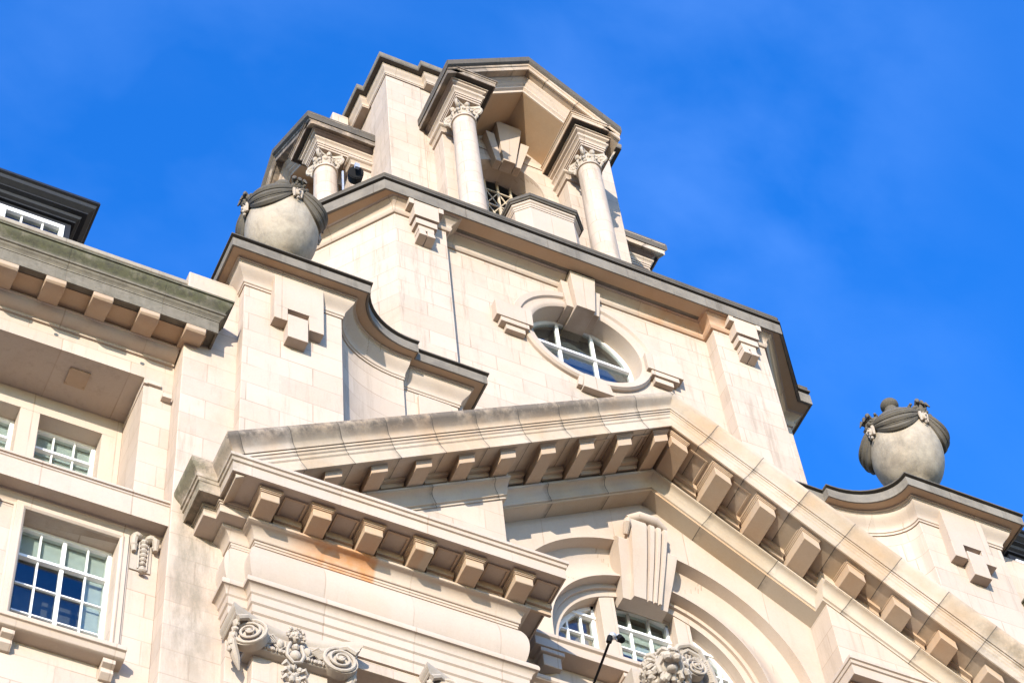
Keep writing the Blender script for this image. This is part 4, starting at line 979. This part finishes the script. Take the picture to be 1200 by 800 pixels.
for sx in (-1, 1):
    for sy in (-1, 1): at.box(sx*1.5, sx*2.42, YC+sy*1.5, YC+sy*2.42, 44.84, 45.0)
at.box(-2.2, 2.2, YC-2.2, YC+2.2, 44.6, 45.0)
bb('attic_top', 'mossgrey', at, .015)
bolt = MB()
for s in (-1, 1): bolt.tube([(s*1.55-.35, 3.95, 45.12), (s*1.55+.45, 3.95, 45.12)], .15, 12)
bb('attic_bolster', 'mossgrey', bolt, 0)
for s in (-1, 1): bb('acroterion_block', 'ashlar_fine', MB().box(s*3.10, s*2.75, 4.9, 5.3, 43.2, 44.5), .02)

for s in (-1, 1):
    for (xa, xb, ya, yb_, za, zb_) in ((2.46, 2.16, 3.75, 4.35, 44.87, 45.10), (2.70, 2.35, 5.55, 6.1, 44.87, 45.16), (1.95, 1.3, 3.62, 4.1, 44.87, 45.06)):
        bb('attic_step_block', 'parapet', MB().box(s*xa, s*xb, ya, yb_, za, zb_), .02)

# ================================================================== urns
def urn(side):
    cx, cy = side*5.52, 1.40
    U = thing('stone_urn', ('stone urn with leafy garland on the left pedestal, in front of the tower' if side < 0 else 'stone urn with round knob and garland on the right pedestal, against open sky'), 'urn', (cx, cy, 30.30+EYE), 'urns on the pedestals')
    cy0 = cy
    prof = [(0, 30.28), (.36, 30.28), (.36, 30.46), (.24, 30.54), (.15, 30.80), (.12, 31.3), (.13, 31.42), (.17, 31.50), (.17, 31.54)]
    prof += [(.625*math.sin(math.pi*(.09+.60*i/18))**.90, 32.50-.96*math.cos(math.pi*(.09+.60*i/18))) for i in range(19)] + [(.46, 33.06), (0, 33.06)]
    MB().lathe(prof, (cx, cy, 0), 56).build('body', 'urn', U, 0, 50)
    lid = [(0, 33.0), (.53, 33.0), (.55, 33.08), (.52, 33.15), (.45, 33.24), (.40, 33.38), (.30, 33.50), (.18, 33.60), (.12, 33.66), (.115, 33.86)]
    for i in range(9):
        a = -math.pi/2*.7+math.pi*.85*i/8; lid.append((.02+.145*math.cos(a), 33.98+.125*math.sin(a)))
    lid.append((0, 34.12))
    MB().lathe(lid, (cx, cy, 0), 32).build('lid', 'urn_dark', U, 0, 40)
    g_ = MB(); rnd = random.Random(5+side)
    def pt(a, r, z): return (cx+r*math.cos(a), cy+r*math.sin(a), z)
    for q in range(4):
        a0 = math.pi/2*q+.04
        for strand in range(8):                 # swag of cloth: folds side by side, deepest in the middle
            pts = []; rad = []; k = strand/7
            for i in range(21):
                t = i/20; a = a0+math.pi/2*t; b_ = math.sin(math.pi*t)
                z = 33.02-(.12+.40*k)*b_**.9-.03*k
                rr = .60+.06*b_+.075*math.sin(math.pi*min(1, k*1.05))*b_+.012*math.sin(strand*2.6)
                pts.append(pt(a, rr, z)); rad.append(.022+.042*b_*(1 if strand % 2 else .62))
            g_.tube(pts, rad, 7)
        for j in range(34):                     # bunch of flowers at the corner
            a = a0+rnd.gauss(0, .12); z = 32.99+rnd.gauss(0, .045); rr = .585+rnd.uniform(0, .09)
            c_ = pt(a, rr, z); g_.blob(c_, rnd.uniform(.035, .065), 8, .12)
            if j % 3 == 0: g_.blob(pt(a+.02, rr+.04, z+.01), .03, 7)
        g_.blob(pt(a0, .58, 33.02), .13, 10, .05)
        for j in range(3): g_.tube([pt(a0+.10*(j-1), .62, 33.08), pt(a0+.13*(j-1), .74, 33.13), pt(a0+.16*(j-1), .77, 33.03)], [.035, .045, .012], 7)
    for j in range(70):
        a = rnd.uniform(0, 6.28); rr = .47+rnd.uniform(-.05, .06); g_.blob(pt(a, rr, 33.10+rnd.uniform(-.05, .07)), rnd.uniform(.035, .06), 7, .15)
    g_.build('garland', 'urn_dark', U, 0, 50)
    for q in range(4):
        d_ = MB()
        a0 = math.pi/2*q+.04                    # small hanging head under each bunch
        d_.blob(pt(a0, .66, 32.80), .062, 12, .03, (1, 1, 1.5)); d_.blob(pt(a0, .73, 32.79), .018, 6, 0, (1, 1, 2))
        for e in (-1, 1): d_.blob(pt(a0+e*.04, .715, 32.84), .015, 6); d_.tube([pt(a0, .62, 32.98), pt(a0+e*.11, .67, 32.86), pt(a0+e*.09, .66, 32.66)], [.03, .035, .02], 6)
        d_.blob(pt(a0, .70, 32.70), .03, 7, .05); d_.blob(pt(a0, .68, 32.62), .03, 7, .1)
        d_.build('mask_drop', 'carved', U, 0, 50)
    U.scale = (.90, .90, .94) if side < 0 else (.95, .95, .97)
urn(-1); urn(1)

# ================================================================== floodlight on the ledge, camera pole below
F = thing('floodlight', 'small round black floodlight on the ledge of the tower beside a column', 'floodlight', (-3.90, 2.15, 35.8+EYE))
fc = Vector((-3.90, 2.18, 36.62))
m = MB(); fd = Vector((-.25, -.8, -.35)).normalized(); uu = fd.orthogonal().normalized()
m.tube([fc-fd*.12, fc-fd*.08, fc+fd*.06, fc+fd*.10], [.08, .12, .135, .135], 20); m.build('housing', 'lampblack', F, 0)
m = MB(); m.tube([fc+fd*.102, fc+fd*.108], .115, 20); m.build('lens', 'lampblack', F, 0)
m = MB(); m.box(-4.13, -3.67, 2.15, 2.21, 35.8, 35.84); m.tube([(-4.13, 2.18, 35.82), (-4.13, 2.18, 36.62)], .02, 6); m.tube([(-3.67, 2.18, 35.82), (-3.67, 2.18, 36.62)], .02, 6); m.box(-3.99, -3.91, 1.96, 2.01, 36.55, 36.68); m.build('bracket', 'steel', F, 0)
Pp = thing('camera_pole', 'thin black pole carrying two small grey cameras in front of the arched window', 'camera', (-1.55, .95, 22.9+EYE))
MB().tube([(-1.50, 1.48, 23.15), (-1.60, .75, 22.9), (-1.745, .0, 22.84)], .017, 8).build('pole', 'lampblack', Pp, 0)
m = MB(); m.tube([(-1.755, .02, 22.82), (-1.74, -.01, 22.90)], .036, 10); m.tube([(-1.60, -.04, 22.86), (-1.615, 0.0, 22.94)], [.042, .05], 12); m.build('camera_body', 'lampblack', Pp, 0)
m = MB(); m.blob((-1.71, -.01, 22.92), .052, 12, 0, (1, 1, 1)); m.blob((-1.63, -.01, 22.95), .034, 10); m.tube([(-1.71, 0, 22.90), (-1.60, 0, 22.89)], .015, 6); m.build('camera_dome', 'steel', Pp, 0)

for o in bpy.data.objects:
    if '_org' in o: del o['_org']
